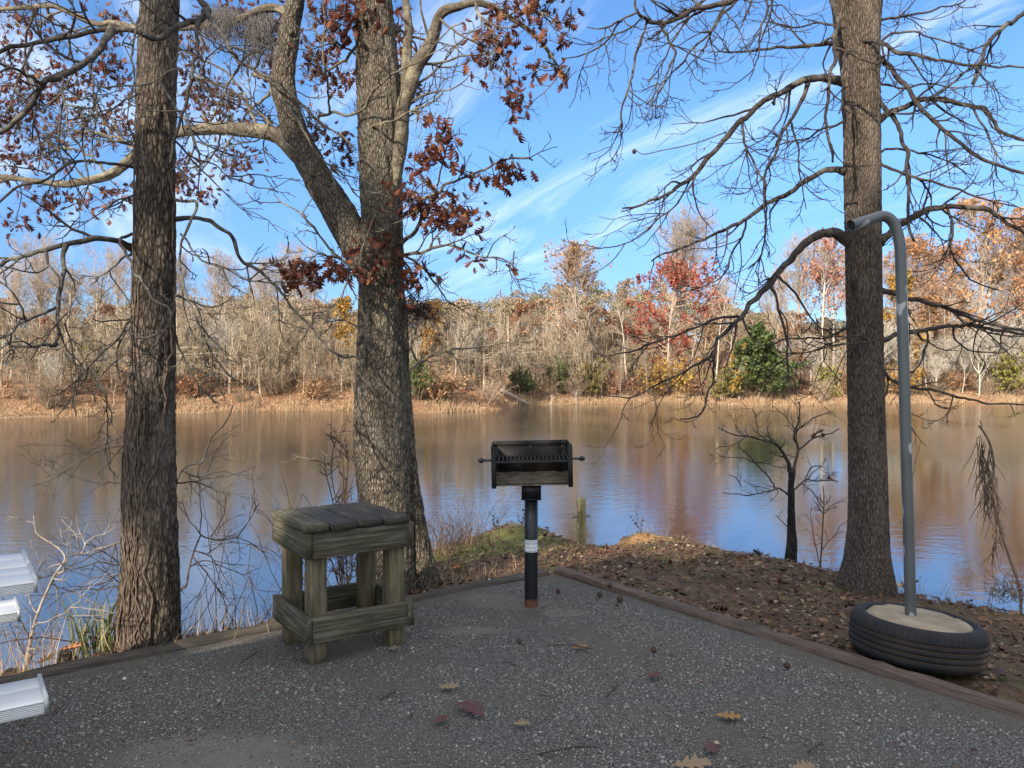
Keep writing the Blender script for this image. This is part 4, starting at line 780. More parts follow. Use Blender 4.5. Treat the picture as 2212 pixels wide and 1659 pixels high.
sapling('sapling','dark multi branched small tree growing behind the left trunk over the water',5.2,'335,1560 332,1450 330,1300 328,1180 330,1080 328,1000 330,930',9,5,
 ['.2 5 3 3|345,1090 370,1066 382,1044 392,1017 422,1002 436,999 449,965 464,935 486,915 501,878','-.1 4 1.5 5|320,960 275,957 211,977 161,1002 130,1030','.1 4 1.5 5|325,945 280,939 240,952 190,972 120,958 40,965','-.1 4 1.5 5|322,1050 270,1044 193,1040 136,1022 99,1029','.1 4 1.5 5|322,1170 262,1172 210,1195 170,1215 120,1240','-.1 4 1.5 5|325,1225 262,1222 214,1212 160,1230 100,1245 60,1235','.1 4 1.5 5|325,1270 262,1268 200,1272 150,1276 90,1285','-.2 4 1.5 5|328,1240 264,1240 220,1260 180,1270','.1 4 1.5 5|392,1017 430,1030 470,1020 515,1030','.2 4 1.5 5|382,1044 420,1040 460,1055 500,1070'],M['twig_dark'],63,L=(.15,.5))
sapling('sapling','thin reddish brown shrub stem curving up from the right side of the left trunk',4.9,'372,1420 378,1330 387,1278 402,1265 409,1225 422,1183 434,1155',6,3.5,
 ['.1 3.5 1.5 5|434,1155 471,1168 511,1163 546,1175 570,1190','.1 3 1.2 4|432,1152 434,1110 430,1050 432,1000','-.1 3 1.2 4|420,1190 450,1200 470,1230 480,1290','.1 3 1.2 5|434,1155 410,1120 395,1080','.1 3 1.2 5|455,1160 480,1120 495,1060','-.1 3 1.2 5|415,1200 460,1260 500,1330 540,1390','.2 3 1.2 5|511,1163 540,1120 560,1085','.1 3 1.2 5|409,1225 440,1215 500,1230 540,1250'],M['twig_brown'],65,L=(.12,.4))
# ---- leaning dead stick with vines at the right border
s_=sapling('dead_stem','leaning dead stem wrapped in dry brown vines at the right border','x' and 6.3,'2206,1290 2198,1255 2181,1206 2167,1163 2153,1109 2144,1068 2147,1007 2140,964 2128,938 2114,919',6,4,
 ['.05 4 3 1|2136,1100 2128,1063 2130,1016 2135,970','.0 3 2 1|2128,938 2121,925 2118,908'],M['twig_brown'],71,'dead stem',(.05,.15),2)
g=Geo(); rr=np.random.RandomState(8); m=110; S=np.array([W(rr.normal(x,5),rr.uniform(y0,y1),6.3+rr.normal(0,.03)) for x,y0,y1 in [((2138,960,1080),(2132,960,1100),(2120,940,1030),(2150,1010,1200))[i%4] for i in range(m)]])
D=rr.normal(0,.16,(m,3)); D[:,2]-=1; g.tubes(walk(S,D,rr.uniform(.08,.32,m),8,.18,-.12,rr),taper(m,8,.0042,.002),4)
m=90; S=np.array([W(rr.normal(2190,26),1285+rr.uniform(-8,18),6.25+rr.normal(0,.1)) for i in range(m)]); D=rr.normal(0,.5,(m,3)); D[:,2]+=.8; g.tubes(walk(S,D,rr.uniform(.08,.32,m),6,.3,-.05,rr),taper(m,6,.003,.0015),3)
g.obj('dry_vine',M['twig_brown'],s_.root,s_.b)
sapling('sapling','thin upright bare sapling between the dogwood and the tall brown trunk',7.6,'1771,1235 1775,1180 1778,1120 1780,1080 1778,1050',4,2,['.1 2.5 1 4|1774,1190 1800,1160 1825,1130 1845,1120','.1 2.5 1 4|1778,1110 1800,1090 1830,1075','-.1 2.5 1 4|1779,1100 1760,1070 1745,1050','-.1 2.5 1 5|1772,1220 1755,1150 1752,1090'],M['twig_brown'],73,L=(.1,.3),twd=8)
for i,(st,lb) in enumerate([('1300,1200 1305,1120 1330,1060','x'),]): pass
# cane bundle at the left of the oak, as one plant
cb=Tree.__new__(Tree); g=Geo(); rr=np.random.RandomState(4); root=thing('cane_plant','clump of thin bare brown canes over the water left of the oak trunk','plant',W(745,1330,5.55)); 
for pts in ['745,1340 735,1200 728,1100 716,1020 722,960 740,925','750,1340 740,1200 738,1100 742,1020 735,960 712,935','742,1340 728,1180 720,1090 706,1030 700,985','752,1340 748,1200 745,1090 752,1000 745,950','740,1340 752,1260 770,1200 780,1150','748,1340 730,1260 715,1210 690,1180','745,1300 760,1220 755,1130 730,1080']:
    P=catmull(np.array([W(float(a),float(b),5.55+rr.normal(0,.05)) for a,b in (q.split(',') for q in pts.split())]),6); Rd=np.linspace(.006,.003,len(P)); g.tubes(P,Rd,6); cb.rng=rr; cb.twigs(g,P,Rd,7,2,(.06,.25),-.05,0)
g.obj('cane_stems',M['twig_brown'],root,tuple(root.location),smooth=True)
# ---- hanging moss from the oak limb
for x,y,rx,hh,n,lb in [(475,45,34,85,1100,'wide grey moss clump hanging beside the left trunk top'),(560,55,28,120,1100,'long grey moss veil hanging left of the oak fork')]:
    rr=np.random.RandomState(int(x)); Y=5.95; S=np.array([W(x+rr.normal(0,rx*.6),y-15+rr.normal(0,9),Y+rr.normal(0,.1)) for _ in range(n)]); D=rr.normal(0,.25,(n,3)); D[:,2]-=1
    g=Geo(); g.tubes(walk(S,D,np.abs(rr.normal(0,.5,n)).clip(.08,1)*hh*Y/FPX,10,.26,-.16,rr),taper(n,10,.0017,.001),3)
    tag(g.obj('hanging_moss',M['moss_hang'],None,tuple(W(x,y,Y))),lb,'moss','grey moss hanging from the oak')
# ================================================================ far shore
SH=np.array([(-150,20),(-90,34),(-60,45),(-35.4,54.4),(-27.3,63),(-20.5,64.5),(-14.2,67),(-10,63),(-8.2,61.8),(-4,64),(-1.04,68),(1.3,76.5),(9.2,81),(14.5,83.7),(19,84),(22,77),(26,74.5),(33,80),(43.6,83),(56,86),(90,95),(180,110),(400,140)],float)
def yshore(x): x=np.asarray(x,float); return np.interp(x,SH[:,0],SH[:,1])+.9*np.sin(.31*x+1)+.6*np.sin(.83*x)+.4*np.sin(1.9*x+2)
def far_z(x,y):
    x=np.asarray(x,float);y=np.asarray(y,float); s=y-yshore(x); b=np.interp(x,[-40,-15,-6,0,6,20,40],[2.2,2.0,1.9,1.5,1.0,.7,.9])
    h=np.where(s<0,s*.35,np.minimum(s/1.2,1)*.25+np.clip((s-1)/7,0,1)**.8*b+np.clip((s-8)/80,0,1)*1.6)
    h=h+10.8*np.exp(-(((x-20)/27)**2+((y-172)/36)**2))+3.5*np.exp(-(((x+36)/30)**2+((y-150)/30)**2))+2.5*np.exp(-(((x-70)/60)**2+((y-230)/60)**2))
    return WATER_Z+np.maximum(h,-1.5)
k=Mat('leaf covered far bank'); v=k.co(); n1=k.noise(v,.12,5,.65); n2=k.noise(v,1.4,6,.7)
c=k.ramp(n2,[(.3,(.17,.095,.055)),(.55,(.32,.18,.10)),(.8,(.44,.29,.17))]); c=k.mix(k.ramp(n1,[(.45,0.0),(.6,.8)]),c,k.mix(n2,(.14,.10,.06),(.34,.26,.15)))
M['far_ground']=k.out(c,.95,k.bump(n2,1.0,.3),.1)
xs=np.concatenate([np.linspace(-700,-110,24)[:-1],np.arange(-110,120,1.2),np.linspace(120,700,24)]); ss=np.concatenate([[-4,-2,-1,-.4],np.arange(0,12,.5),np.arange(12,40,2.5),np.arange(40,240,8),np.linspace(240,1500,14)])
X,S_=np.meshgrid(xs,ss); Yg=yshore(X)+S_; Z=far_z(X,Yg)+np.array([[mnoise.fractal((a*.5,b*.5,0),1,2,3)*.12 if -1<s<60 else 0 for a,b,s in zip(r1,r2,r3)] for r1,r2,r3 in zip(X,Yg,S_)])
n=len(xs); i=np.arange(len(ss)-1)[:,None]*n; j=np.arange(n-1)[None,:]
tag(mesh('far_bank',np.stack([X,Yg,Z],-1).reshape(-1,3),np.stack([i+j,i+j+1,i+n+j+1,i+n+j],-1).reshape(-1,4),M['far_ground'],smooth=True),'orange brown far bank rising to a low hill',None,None,'structure')
# ---- lake
k=Mat('muddy lake water'); v=k.co(); a=k.noise(k.co(scale=(.9,1.6,1)),2.6,3,.55,.2); b=k.noise(k.co(scale=(.8,1.7,1)),9,3,.55,.3); pat=k.ramp(k.noise(k.co(scale=(1,.55,1)),.09,3,.5),[(.36,.25),(.62,1.0)])
h=k.math('ADD',k.math('MULTIPLY',a,1.0),k.math('MULTIPLY',b,.28)); bn=k.n('ShaderNodeBump'); k.link(h,bn.inputs['Height']); sx=k.n('ShaderNodeSeparateXYZ'); k.link(k.co(),sx.inputs[0]); far_=k.ramp(k.math('MULTIPLY',sx.outputs[1],.01),[(.07,.16),(.16,.38),(.42,1.0)]); k.link(k.math('MULTIPLY',k.math('MULTIPLY',pat,far_),.11),bn.inputs['Strength']); bn.inputs['Distance'].default_value=.22
k.out((.036,.031,.024),.02,bn.outputs[0],.5); k.b.inputs['IOR'].default_value=3.8
M['water']=k.m
tag(mesh('lake_water',np.array([[-1500,-400,WATER_Z],[1500,-400,WATER_Z],[1500,1500,WATER_Z],[-1500,1500,WATER_Z]]),np.array([[0,1,2,3]]),M['water']),'brown lake water reflecting the sky and far trees',None,None,'structure')
# ---- far tree materials
def far_bark(name,d,l,ov=.35):
    k=Mat(name); a=k.noise(k.co(scale=(1,1,.3)),5,3,.6); c=k.ramp(a,[(.3,d),(.7,l)]); hs=k.n('ShaderNodeHueSaturation'); k.link(c,hs.inputs['Color']); k.setv(hs.inputs['Value'],k.math('MULTIPLY_ADD',k.objrand(),ov*2,1-ov)); return k.out(hs.outputs[0],.9,None,.1)
M['fb_grey']=far_bark('pale grey far bark',(.22,.17,.115),(.45,.36,.255)); M['fb_brown']=far_bark('brown far bark',(.17,.12,.08),(.40,.30,.205)); M['fb_white']=far_bark('white far bark',(.30,.26,.21),(.56,.51,.43),.15)
M['fb_pink']=far_bark('pinkish far bark',(.28,.215,.16),(.54,.44,.345),.2)
M['f_moss']=far_bark('grey far moss',(.19,.15,.10),(.35,.285,.20),.3)
M['fl_red']=mat_leaf('far red leaves',[(0,(.24,.055,.04)),(.5,(.38,.10,.065)),(1,(.50,.19,.12))],.3)
M['fl_orange']=mat_leaf('far orange leaves',[(0,(.32,.125,.055)),(.5,(.45,.21,.095)),(1,(.56,.32,.18))],.3,.6,.2)
M['fl_russet']=mat_leaf('far russet leaves',[(0,(.19,.09,.045)),(.5,(.33,.165,.085)),(1,(.46,.27,.16))],.3,.6,.2)
M['fl_amber']=mat_leaf('far amber leaves',[(0,(.26,.13,.03)),(.5,(.42,.24,.055)),(1,(.58,.38,.11))],.3,.6,.2)
M['fl_pink']=mat_leaf('far pinkish leaves',[(0,(.30,.10,.07)),(.5,(.45,.19,.13)),(1,(.56,.30,.22))],.3)
M['fl_green']=mat_leaf('far evergreen leaves',[(0,(.03,.048,.015)),(.5,(.08,.108,.034)),(1,(.15,.175,.06))],.15,.6,.2)
M['fl_olive']=mat_leaf('far olive leaves',[(0,(.08,.075,.02)),(.5,(.19,.17,.045)),(1,(.32,.28,.08))],.25,.6,.25)
def gen_tree(seed,H,tr,first,nprim,ang,plen,sub=(6,5,4),curl=.10,trop=.04,lean=.03,forks=0,rmin=.011,moss=0,leafn=0,leafs=.16,leaflo=0.0,leafhi=1.0,taperp=1.0):
    """bare winter tree of height H; returns Geo of wood, Geo of moss, leaf geo"""
    rng=np.random.RandomState(seed); g=Geo(); P=walk(np.zeros((1,3)),np.array([[rng.normal(0,lean),rng.normal(0,lean),1]]),[H*.93],16,.035,.05,rng); P[0,0,2]-=.4; Rd=tr*(1-np.linspace(0,.93,16)[None]**taperp)+.012; Rd[0,0]*=1.35; g.tubes(P,Rd,8)
    if forks:
        S,D,r,f=spawn(P,Rd,forks,rng,.3,.6,.32); Q=walk(S,D,H*(1-f)*.95,12,.06,.08,rng); Rq=taper(forks,12,r*.75,.02); g.tubes(Q,Rq,7); 
        P_all=[(P,Rd,nprim)]+[(Q[i:i+1],Rq[i:i+1],nprim//2) for i in range(forks)]
    else: P_all=[(P,Rd,nprim)]
    tips=[]; hang=[]
    for PP,RR,kk in P_all:
        S,D,r,f=spawn(PP,RR,kk,rng,first if PP is P else .2,.98,ang); ln=plen*H*(1.15-.85*f)*rng.uniform(.6,1.2,kk); Q1=walk(S,D,ln,9,curl,trop,rng); R1=taper(kk,9,np.minimum(r*.6,tr*.42),rmin*1.2); g.tubes(Q1,R1,5)
        S,D,r,f=spawn(Q1,R1,sub[0],rng,.2,.98,.75); ln2=np.repeat(ln,sub[0])*rng.uniform(.22,.5,len(S))*(1.15-.5*f); Q2=walk(S,D,ln2,6,curl*1.3,trop,rng); R2=taper(len(S),6,np.maximum(r*.55,rmin),rmin*.8); g.tubes(Q2,R2,4)
        S,D,r,f=spawn(Q2,R2,sub[1],rng,.2,1,.75); ln3=np.repeat(ln2,sub[1])*rng.uniform(.25,.55,len(S)); Q3=walk(S,D,ln3,4,curl*1.4,trop,rng); g.tubes(Q3,taper(len(S),4,rmin*.75,rmin*.55),3)
        if sub[2]:
            S,D,r,f=spawn(Q3,taper(len(Q3),4,rmin,rmin),sub[2],rng,.3,1,.7); ln4=np.repeat(ln3,sub[2])*rng.uniform(.3,.6,len(S)); Q4=walk(S,D,ln4,3,curl,trop,rng); g.tubes(Q4,taper(len(S),3,rmin*.55,rmin*.4),3); tips.append(Q4[:,-1])
        tips.append(Q3[:,-1]); tips.append(Q3[:,2]); hang.append(Q2.reshape(-1,3)); hang.append(Q1[:,3:].reshape(-1,3))
    tips=np.concatenate(tips); hang=np.concatenate(hang); gm=None; gl_=None
    if moss:
        gm=Geo(); S=hang[rng.randint(len(hang),size=moss)]+rng.normal(0,.08,(moss,3)); D=rng.normal(0,.12,(moss,3)); D[:,2]-=1
        gm.tubes(walk(S,D,rng.gamma(2.0,.36,moss).clip(.2,2.2),5,.09,-.05,rng),np.array([.016,.034,.03,.02,.005])[None]*rng.uniform(.5,1.25,(moss,1)),3)
    if leafn:
        z=tips[:,2]/H; w=((z>=leaflo)&(z<=leafhi)).astype(float)
        cl=np.array([mnoise.noise((p[0]*.55,p[1]*.55,p[2]*.55+seed)) for p in tips]); w*=np.clip(cl*3+.75,0.02,1.6); w/=w.sum(); idx=rng.choice(len(tips),leafn,p=w)
        pos=tips[idx]+rng.normal(0,.13,(leafn,3)); gl_=Geo(); leaves(gl_,pos,nrm(rng.normal(0,1,(leafn,3))),nrm(rng.normal(0,1,(leafn,3))),rng.uniform(.6,1.3,leafn)*leafs,LEAF_QUAD)
    return g,gm,gl_
PROTO={}
def proto(key,name,cat,geos,wood,leaf=None):
    g,gm,gl_=geos; root=thing(name,None,cat,(0,-300,-50)); base=(0,0,0)
    g.obj('trunk',M[wood],root,base,smooth=True)
    if gm: gm.obj('moss',M['f_moss'],root,base)['kind']='stuff'
    if gl_: gl_.obj('foliage',M[leaf],root,base)
    PROTO[key]=[root,False]
def place(key,px,d,ytop=None,h0=None,s=None,label='',group=None,rz=None,z=None,sxy=1.0):
    """put a tree at photograph column px, d metres behind the shoreline; ytop: photograph row of its top"""
    x=(px-CX)/FPX*80
    for _ in range(12): x=(px-CX)/FPX*(yshore(x)+d)*cp
    y=float(yshore(x)+d); zg=float(far_z(x,y)) if z is None else z
    if s is None: s=(W(px,ytop,y)[2]-zg)/h0
    root,used=PROTO[key]; rz=RNG.uniform(0,6.28) if rz is None else rz; sc=(s*sxy,s*sxy,s)
    if not used: PROTO[key][1]=True; root.location=(x,y,zg); root.rotation_euler=(0,0,rz); root.scale=sc; o=root; o['label']=label
    else: o=dup(root,(x,y,zg),rz,sc,label)
    if group: o['group']=group
    elif 'group' in o: del o['group']
    return o
RNG=np.random.RandomState(77)
for i in range(3): proto('mossy%d'%i,'mossy_tree','tree',gen_tree(100+i,9,.13,.16,26,1.15,.42,(6,4,3),.13,.02,moss=380,rmin=.012),'fb_grey')
for i in range(3): proto('grey%d'%i,'bare_tree','tree',gen_tree(120+i,10,.12,.2,26,.85,.36,(6,5,3),.11,.05,rmin=.012),'fb_grey')
for i in range(3): proto('brown%d'%i,'bare_tree','tree',gen_tree(130+i,9,.09,.1,28,.8,.34,(6,5,3),.12,.05,rmin=.012),'fb_brown')
for i in range(3): proto('slim%d'%i,'slim_tree','tree',gen_tree(200+i,11,.085,.45,13,.7,.22,(5,4,2),.10,.06,lean=.05,rmin=.011,taperp=1.3),['fb_pink','fb_grey','fb_brown'][i])
for i in range(2): proto('tall%d'%i,'tall_bare_tree','tree',gen_tree(140+i,17,.19,.3,30,.62,.34,(7,5,4),.09,.07,forks=3,rmin=.013),'fb_pink')
for i in range(3): proto('russet%d'%i,'leafy_tree','tree',gen_tree(150+i,9,.11,.2,24,.9,.36,(6,5,2),.11,.04,leafn=1500,leafs=.19),'fb_brown','fl_russet')
for i in range(2): proto('thicket%d'%i,'pale_stem_tree','tree',gen_tree(160+i,8,.055,.12,22,.45,.40,(5,4,3),.10,.05,lean=.14,forks=3,rmin=.012),'fb_white')
proto('red','red_leafed_tree','tree',gen_tree(171,14,.21,.10,40,1.15,.42,(7,5,2),.10,.02,forks=1,leafn=5600,leafs=.22,leaflo=.10,leafhi=.97),'fb_brown','fl_red')
proto('russettop','leafy_tree','tree',gen_tree(172,13,.2,.25,34,.75,.36,(7,5,3),.10,.06,forks=2,leafn=2000,leafs=.2,leaflo=.3),'fb_pink','fl_russet')
proto('crown','tall_bare_tree','tree',gen_tree(173,17,.2,.42,36,.62,.36,(7,5,4),.08,.08,forks=4,rmin=.012),'fb_pink')
for i in range(2): proto('orange%d'%i,'orange_leafed_tree','tree',gen_tree(174+i,15,.2,.2,36,.8,.34,(7,5,3),.09,.06,forks=3,leafn=3000,leafs=.2,leaflo=.3),'fb_pink','fl_orange')
proto('amber','amber_leafed_tree','tree',gen_tree(176,9,.13,.2,26,.9,.34,(6,5,2),.10,.05,leafn=2600,leafs=.2),'fb_brown','fl_amber')
proto('pink','pink_leafed_tree','tree',gen_tree(177,14,.17,.45,26,.75,.32,(6,5,3),.10,.05,forks=1,leafn=1300,leafs=.22),'fb_white','fl_pink')
proto('yellow','yellow_leafed_tree','tree',gen_tree(178,5,.09,.15,20,.9,.36,(5,4,2),.10,.05,leafn=1000,leafs=.16),'fb_white','fl_amber')
proto('snag','white_snag','dead tree',gen_tree(179,3.2,.10,.2,7,.9,.5,(3,2,0),.14,.0,lean=.25,rmin=.016),'fb_white')
# cedar: sprays of scale-like foliage on drooping boughs
def cedar(seed,H,Rb,n,leafs=.24,shape=.8):
    rng=np.random.RandomState(seed); g=Geo(); P=walk(np.zeros((1,3)),np.array([[0,0,1.]]),[H],10,.02,.05,rng); g.tubes(P,taper(1,10,.13,.02),7); kk=70; S,D,r,f=spawn(P,taper(1,10,.13,.02),kk,rng,.05,.97,1.25); ln=Rb*(1.05-f**1.2)*rng.uniform(.6,1.15,kk)+.15; Q=walk(S,D,ln,7,.08,.03,rng); g.tubes(Q,taper(kk,7,.025,.008),4)
    S,D,r,f2=spawn(Q,taper(kk,7,.02,.01),8,rng,.15,1,.8); Q2=walk(S,D,np.repeat(ln,8)*rng.uniform(.2,.45,len(S)),4,.1,.02,rng); g.tubes(Q2,taper(len(Q2),4,.012,.006),3); pts=np.concatenate([Q2.reshape(-1,3),Q[:,2:].reshape(-1,3)])
    idx=rng.randint(len(pts),size=n); pos=pts[idx]+rng.normal(0,.12,(n,3)); gl_=Geo(); ax=nrm(rng.normal(0,.8,(n,3))+np.array([0,0,.3])+pos*np.array([.4,.4,0])); leaves(gl_,pos,ax,nrm(rng.normal(0,1,(n,3))),rng.uniform(.6,1.4,n)*leafs,LEAF_QUAD); return g,None,gl_
proto('cedar','cedar_tree','tree',cedar(180,7,3.3,12000),'fb_brown','fl_green')
def bush(seed,H,R_,n,ls=.15,stems=26):
    rng=np.random.RandomState(seed); g=Geo(); D=np.column_stack([rng.normal(0,.5,stems),rng.normal(0,.5,stems),np.ones(stems)]); Q=walk(rng.normal(0,.2,(stems,3))*np.array([1,1,0]),D,rng.uniform(.6,1.1,stems)*H,8,.12,.03,rng); Rq=taper(stems,8,.022,.008); g.tubes(Q,Rq,4); S,D,r,f=spawn(Q,Rq,7,rng,.2,1,.7); Q2=walk(S,D,rng.uniform(.2,.5,len(S))*H*.6,5,.13,.03,rng); R2=taper(len(S),5,.009,.006); g.tubes(Q2,R2,3); S,D,r,f=spawn(Q2,R2,4,rng,.2,1,.7); Q3=walk(S,D,rng.uniform(.1,.3,len(S))*H*.5,3,.1,.02,rng); g.tubes(Q3,taper(len(S),3,.007,.005),3); gl_=None
    if n: pts=np.concatenate([Q3.reshape(-1,3),Q2[:,2:].reshape(-1,3)]); pos=pts[rng.randint(len(pts),size=n)]+rng.normal(0,.08,(n,3)); gl_=Geo(); leaves(gl_,pos,nrm(rng.normal(0,1,(n,3))),nrm(rng.normal(0,1,(n,3))),rng.uniform(.6,1.3,n)*ls,LEAF_QUAD)
    return g,None,gl_
proto('bush_green','green_shrub','shrub',bush(190,2.6,1.2,2600),'fb_brown','fl_green'); proto('bush_olive','olive_shrub','shrub',bush(191,2.4,1.2,1700),'fb_brown','fl_olive'); proto('bush_amber','amber_shrub','shrub',bush(192,2.6,1.2,1300),'fb_brown','fl_amber'); proto('bush_russet','russet_shrub','shrub',bush(193,2.0,1.2,900),'fb_brown','fl_russet')
for i in range(2): proto('bush_bare%d'%i,'bare_shrub','shrub',bush(194+i,2.4,1.2,0,stems=40),'fb_brown')
# ---- the trees one can tell apart
place('red',1446,7,540,14,label='bright red leafed tree standing out on the far shore',sxy=.95,rz=1.0)
place('crown',1465,18,452,17,label='very tall bare tree rising behind the red leafed tree',rz=.5,sxy=.9)
place('russettop',1252,5,528,13,label='tall tree with sparse russet top left of the red tree',rz=2.0,sxy=.95)
place('cedar',1640,4,702,7,label='dense green cedar on the far shore right of the red tree',sxy=1.15)
place('yellow',1597,2.2,742,5,label='small white stemmed tree with yellow leaves before the cedar')
place('pink',1778,20,485,14,label='twin tall pale trunk with pinkish leaves, left of the brown trunk top',sxy=.85); place('pink',1800,24,500,14,label='slim pale trunk with pinkish leaves nearest the brown trunk',sxy=.75)
place('orange0',2110,16,432,15,label='tallest orange leafed tree at the right side of the far shore',sxy=1.0); place('orange1',1985,20,505,15,label='orange leafed tree just right of the hooked pole',sxy=.95); place('orange0',2215,12,470,15,label='orange leafed tree cut by the right border'); place('orange1',2050,30,520,15,label='orange tree partly hidden behind the tallest orange tree')
place('amber',1925,8,590,9,label='amber leafed tree seen between brown trunk and pole',sxy=1.0)
place('amber',742,9,640,9,label='orange amber tree showing left of the oak trunk',sxy=.8); place('amber',928,9,650,9,label='orange amber tree showing right of the oak trunk',sxy=.9)
place('bush_green',1130,3,792,2.6,label='dark green round shrub on the bank below the mossy trees',sxy=.9); place('bush_green',900,3.5,770,2.6,label='upright green shrub beside the oak trunk on the far bank',sxy=.6); place('bush_olive',1788,2.5,795,2.4,label='bright olive shrub below the pale twin trunks',sxy=.8)
place('bush_amber',1478,2.2,775,2.6,label='tall amber shrub below the red leafed tree',sxy=.7); place('bush_olive',1560,2.0,800,2.4,label='olive shrub at the foot of the cedar, left side'); place('bush_amber',1410,3,770,2.6,label='amber shrub left below the red leafed tree',sxy=.7); place('bush_olive',1280,3,780,2.4,label='pale olive shrub under the russet topped tree',sxy=.8); place('bush_green',1205,5,770,2.6,label='small green shrub left of the russet topped trunk',sxy=.45)
place('bush_olive',440,9,720,2.4,label='olive leafy shrub right of the left trunk on the far bank',sxy=.5); place('bush_olive',180,10,750,2.4,label='olive shrub among bare trees at far left',sxy=.7); place('bush_olive',2170,3,770,2.4,label='olive shrub at the right end of the far shore'); place('bush_amber',1960,3,780,2.6,label='amber shrub behind the pole foot on the far shore',sxy=.8); place('bush_green',1890,6,800,2.6,label='green shrub on far bank directly behind the brown trunk',sxy=.6)
place('snag',1245,.1,840,3.2,label='white leaning snag at the waterline below the russet topped tree',z=WATER_Z-.1); place('snag',1190,.0,850,3.2,label='low white driftwood branch at the waterline',z=WATER_Z-.1,sxy=1.3)
for px_,yt in ((1398,690),(1340,760),(1300,765)): place('grey0',px_,1.2,yt,10,label={1398:'slim pale trunk rising from the waterline left of the red tree',1340:'thin pale stem at the waterline left of the slim trunk',1300:'thin bent stem at waterline near the white snag'}[px_],sxy=.35)
g=Geo(); a=W(1082,846,72.5);b_=W(1142,872,77.2); a[2]=far_z(a[0],a[1])+.5; b_[2]=WATER_Z+.12; g.tubes(np.linspace(a,b_,10),np.linspace(.16,.11,10),10,True); tag(g.obj('fallen_log',M['fb_pink'],None,tuple((a+b_)/2)),'pale fallen log sloping down into the lake','log')
# ---- rows of look-alikes
def row(keys,pxs,dlo,dhi,ylo,yhi,label,group,h0,sxy=(.9,1.2)):
    for px in pxs:
        if any(abs(px-q)<9 for q in ()): continue
        k_=keys[RNG.randint(len(keys))]; place(k_,px+RNG.uniform(-10,10),RNG.uniform(dlo,dhi),RNG.uniform(ylo,yhi),h0,label=label,group=group,sxy=RNG.uniform(*sxy))
LM='grey bare tree hung with pale moss along the far shore'; GM='moss hung trees of the far shore'
row(['mossy0','mossy1','mossy2'],np.arange(-30,1400,40),3.5,9,650,735,LM,GM,9); row(['mossy0','mossy1','mossy2'],np.arange(380,1420,64),8,20,640,690,LM,GM,9)
LG='leafless grey tree among the woods across the lake'; GG='leafless grey trees of the far shore'
row(['grey0','grey1','grey2'],np.arange(-20,760,44),6,26,540,690,LG,GG,10); row(['grey0','grey1','grey2'],np.arange(760,1450,40),6,26,640,700,LG,GG,10); row(['grey0','grey1','grey2'],np.arange(1480,2230,46),8,30,640,730,LG,GG,10)
LB='brown twiggy bare tree in the far bank undergrowth'; GB='brown twiggy trees of the far shore'
row(['brown0','brown1','brown2'],np.arange(-20,2240,42),2.5,10,720,790,LB,GB,9,(.9,1.4)); row(['brown0','brown1','brown2'],np.arange(1480,2240,40),10,30,650,740,LB,GB,9)
LT='tall feathery pale bare tree above the far left woods'; GT='tall feathery trees of the far left shore'
row(['tall0','tall1'],[20,80,152,255,395,470,575,640],12,40,500,610,LT,GT,17,(.75,1.0)); row(['tall0','tall1'],[1560,1690,1730,1840,1930,2010,2070,2150,2200],22,50,500,640,'tall pale bare tree among the orange trees at right','tall bare trees of the right far shore',17,(.75,1.0))
row(['russet0','russet1','russet2'],[-10,90,240,600,690,960,1010,1060,1130,1290,1330,1370,1530,1560,1690,1740,1860,2020,2180],8,30,630,720,'low tree with russet brown leaves in the far woods','russet trees of the far woods',9)
row(['thicket0','thicket1'],list(np.arange(1905,2240,24))+[1660,1700,1740,870,1000,480,110],2.5,9,690,770,'pale thin stemmed thicket tree on the far shore','pale stemmed thicket trees',8,(1.0,1.5))
row(['bush_bare0','bush_bare1'],np.arange(-20,2240,60),1.5,8,790,840,'bare brown shrub on the far waterside bank','bare shrubs along the far waterside',2.4,(.7,1.3)); row(['bush_russet'],[300,420,540,680,960,1060,1340,1500,1720,1850,2060],2,8,795,830,'russet brown leafy shrub on the far bank','russet shrubs along the far bank',2.0)
for k_,(r_,u_) in PROTO.items():
    if not u_: print('unused proto',k_)
row(['slim0','slim1','slim2'],np.arange(-25,2235,46),2.5,14,600,730,'slim straight pale trunk among the far shore woods','slim straight trunks of the far shore',11,(.9,1.3))
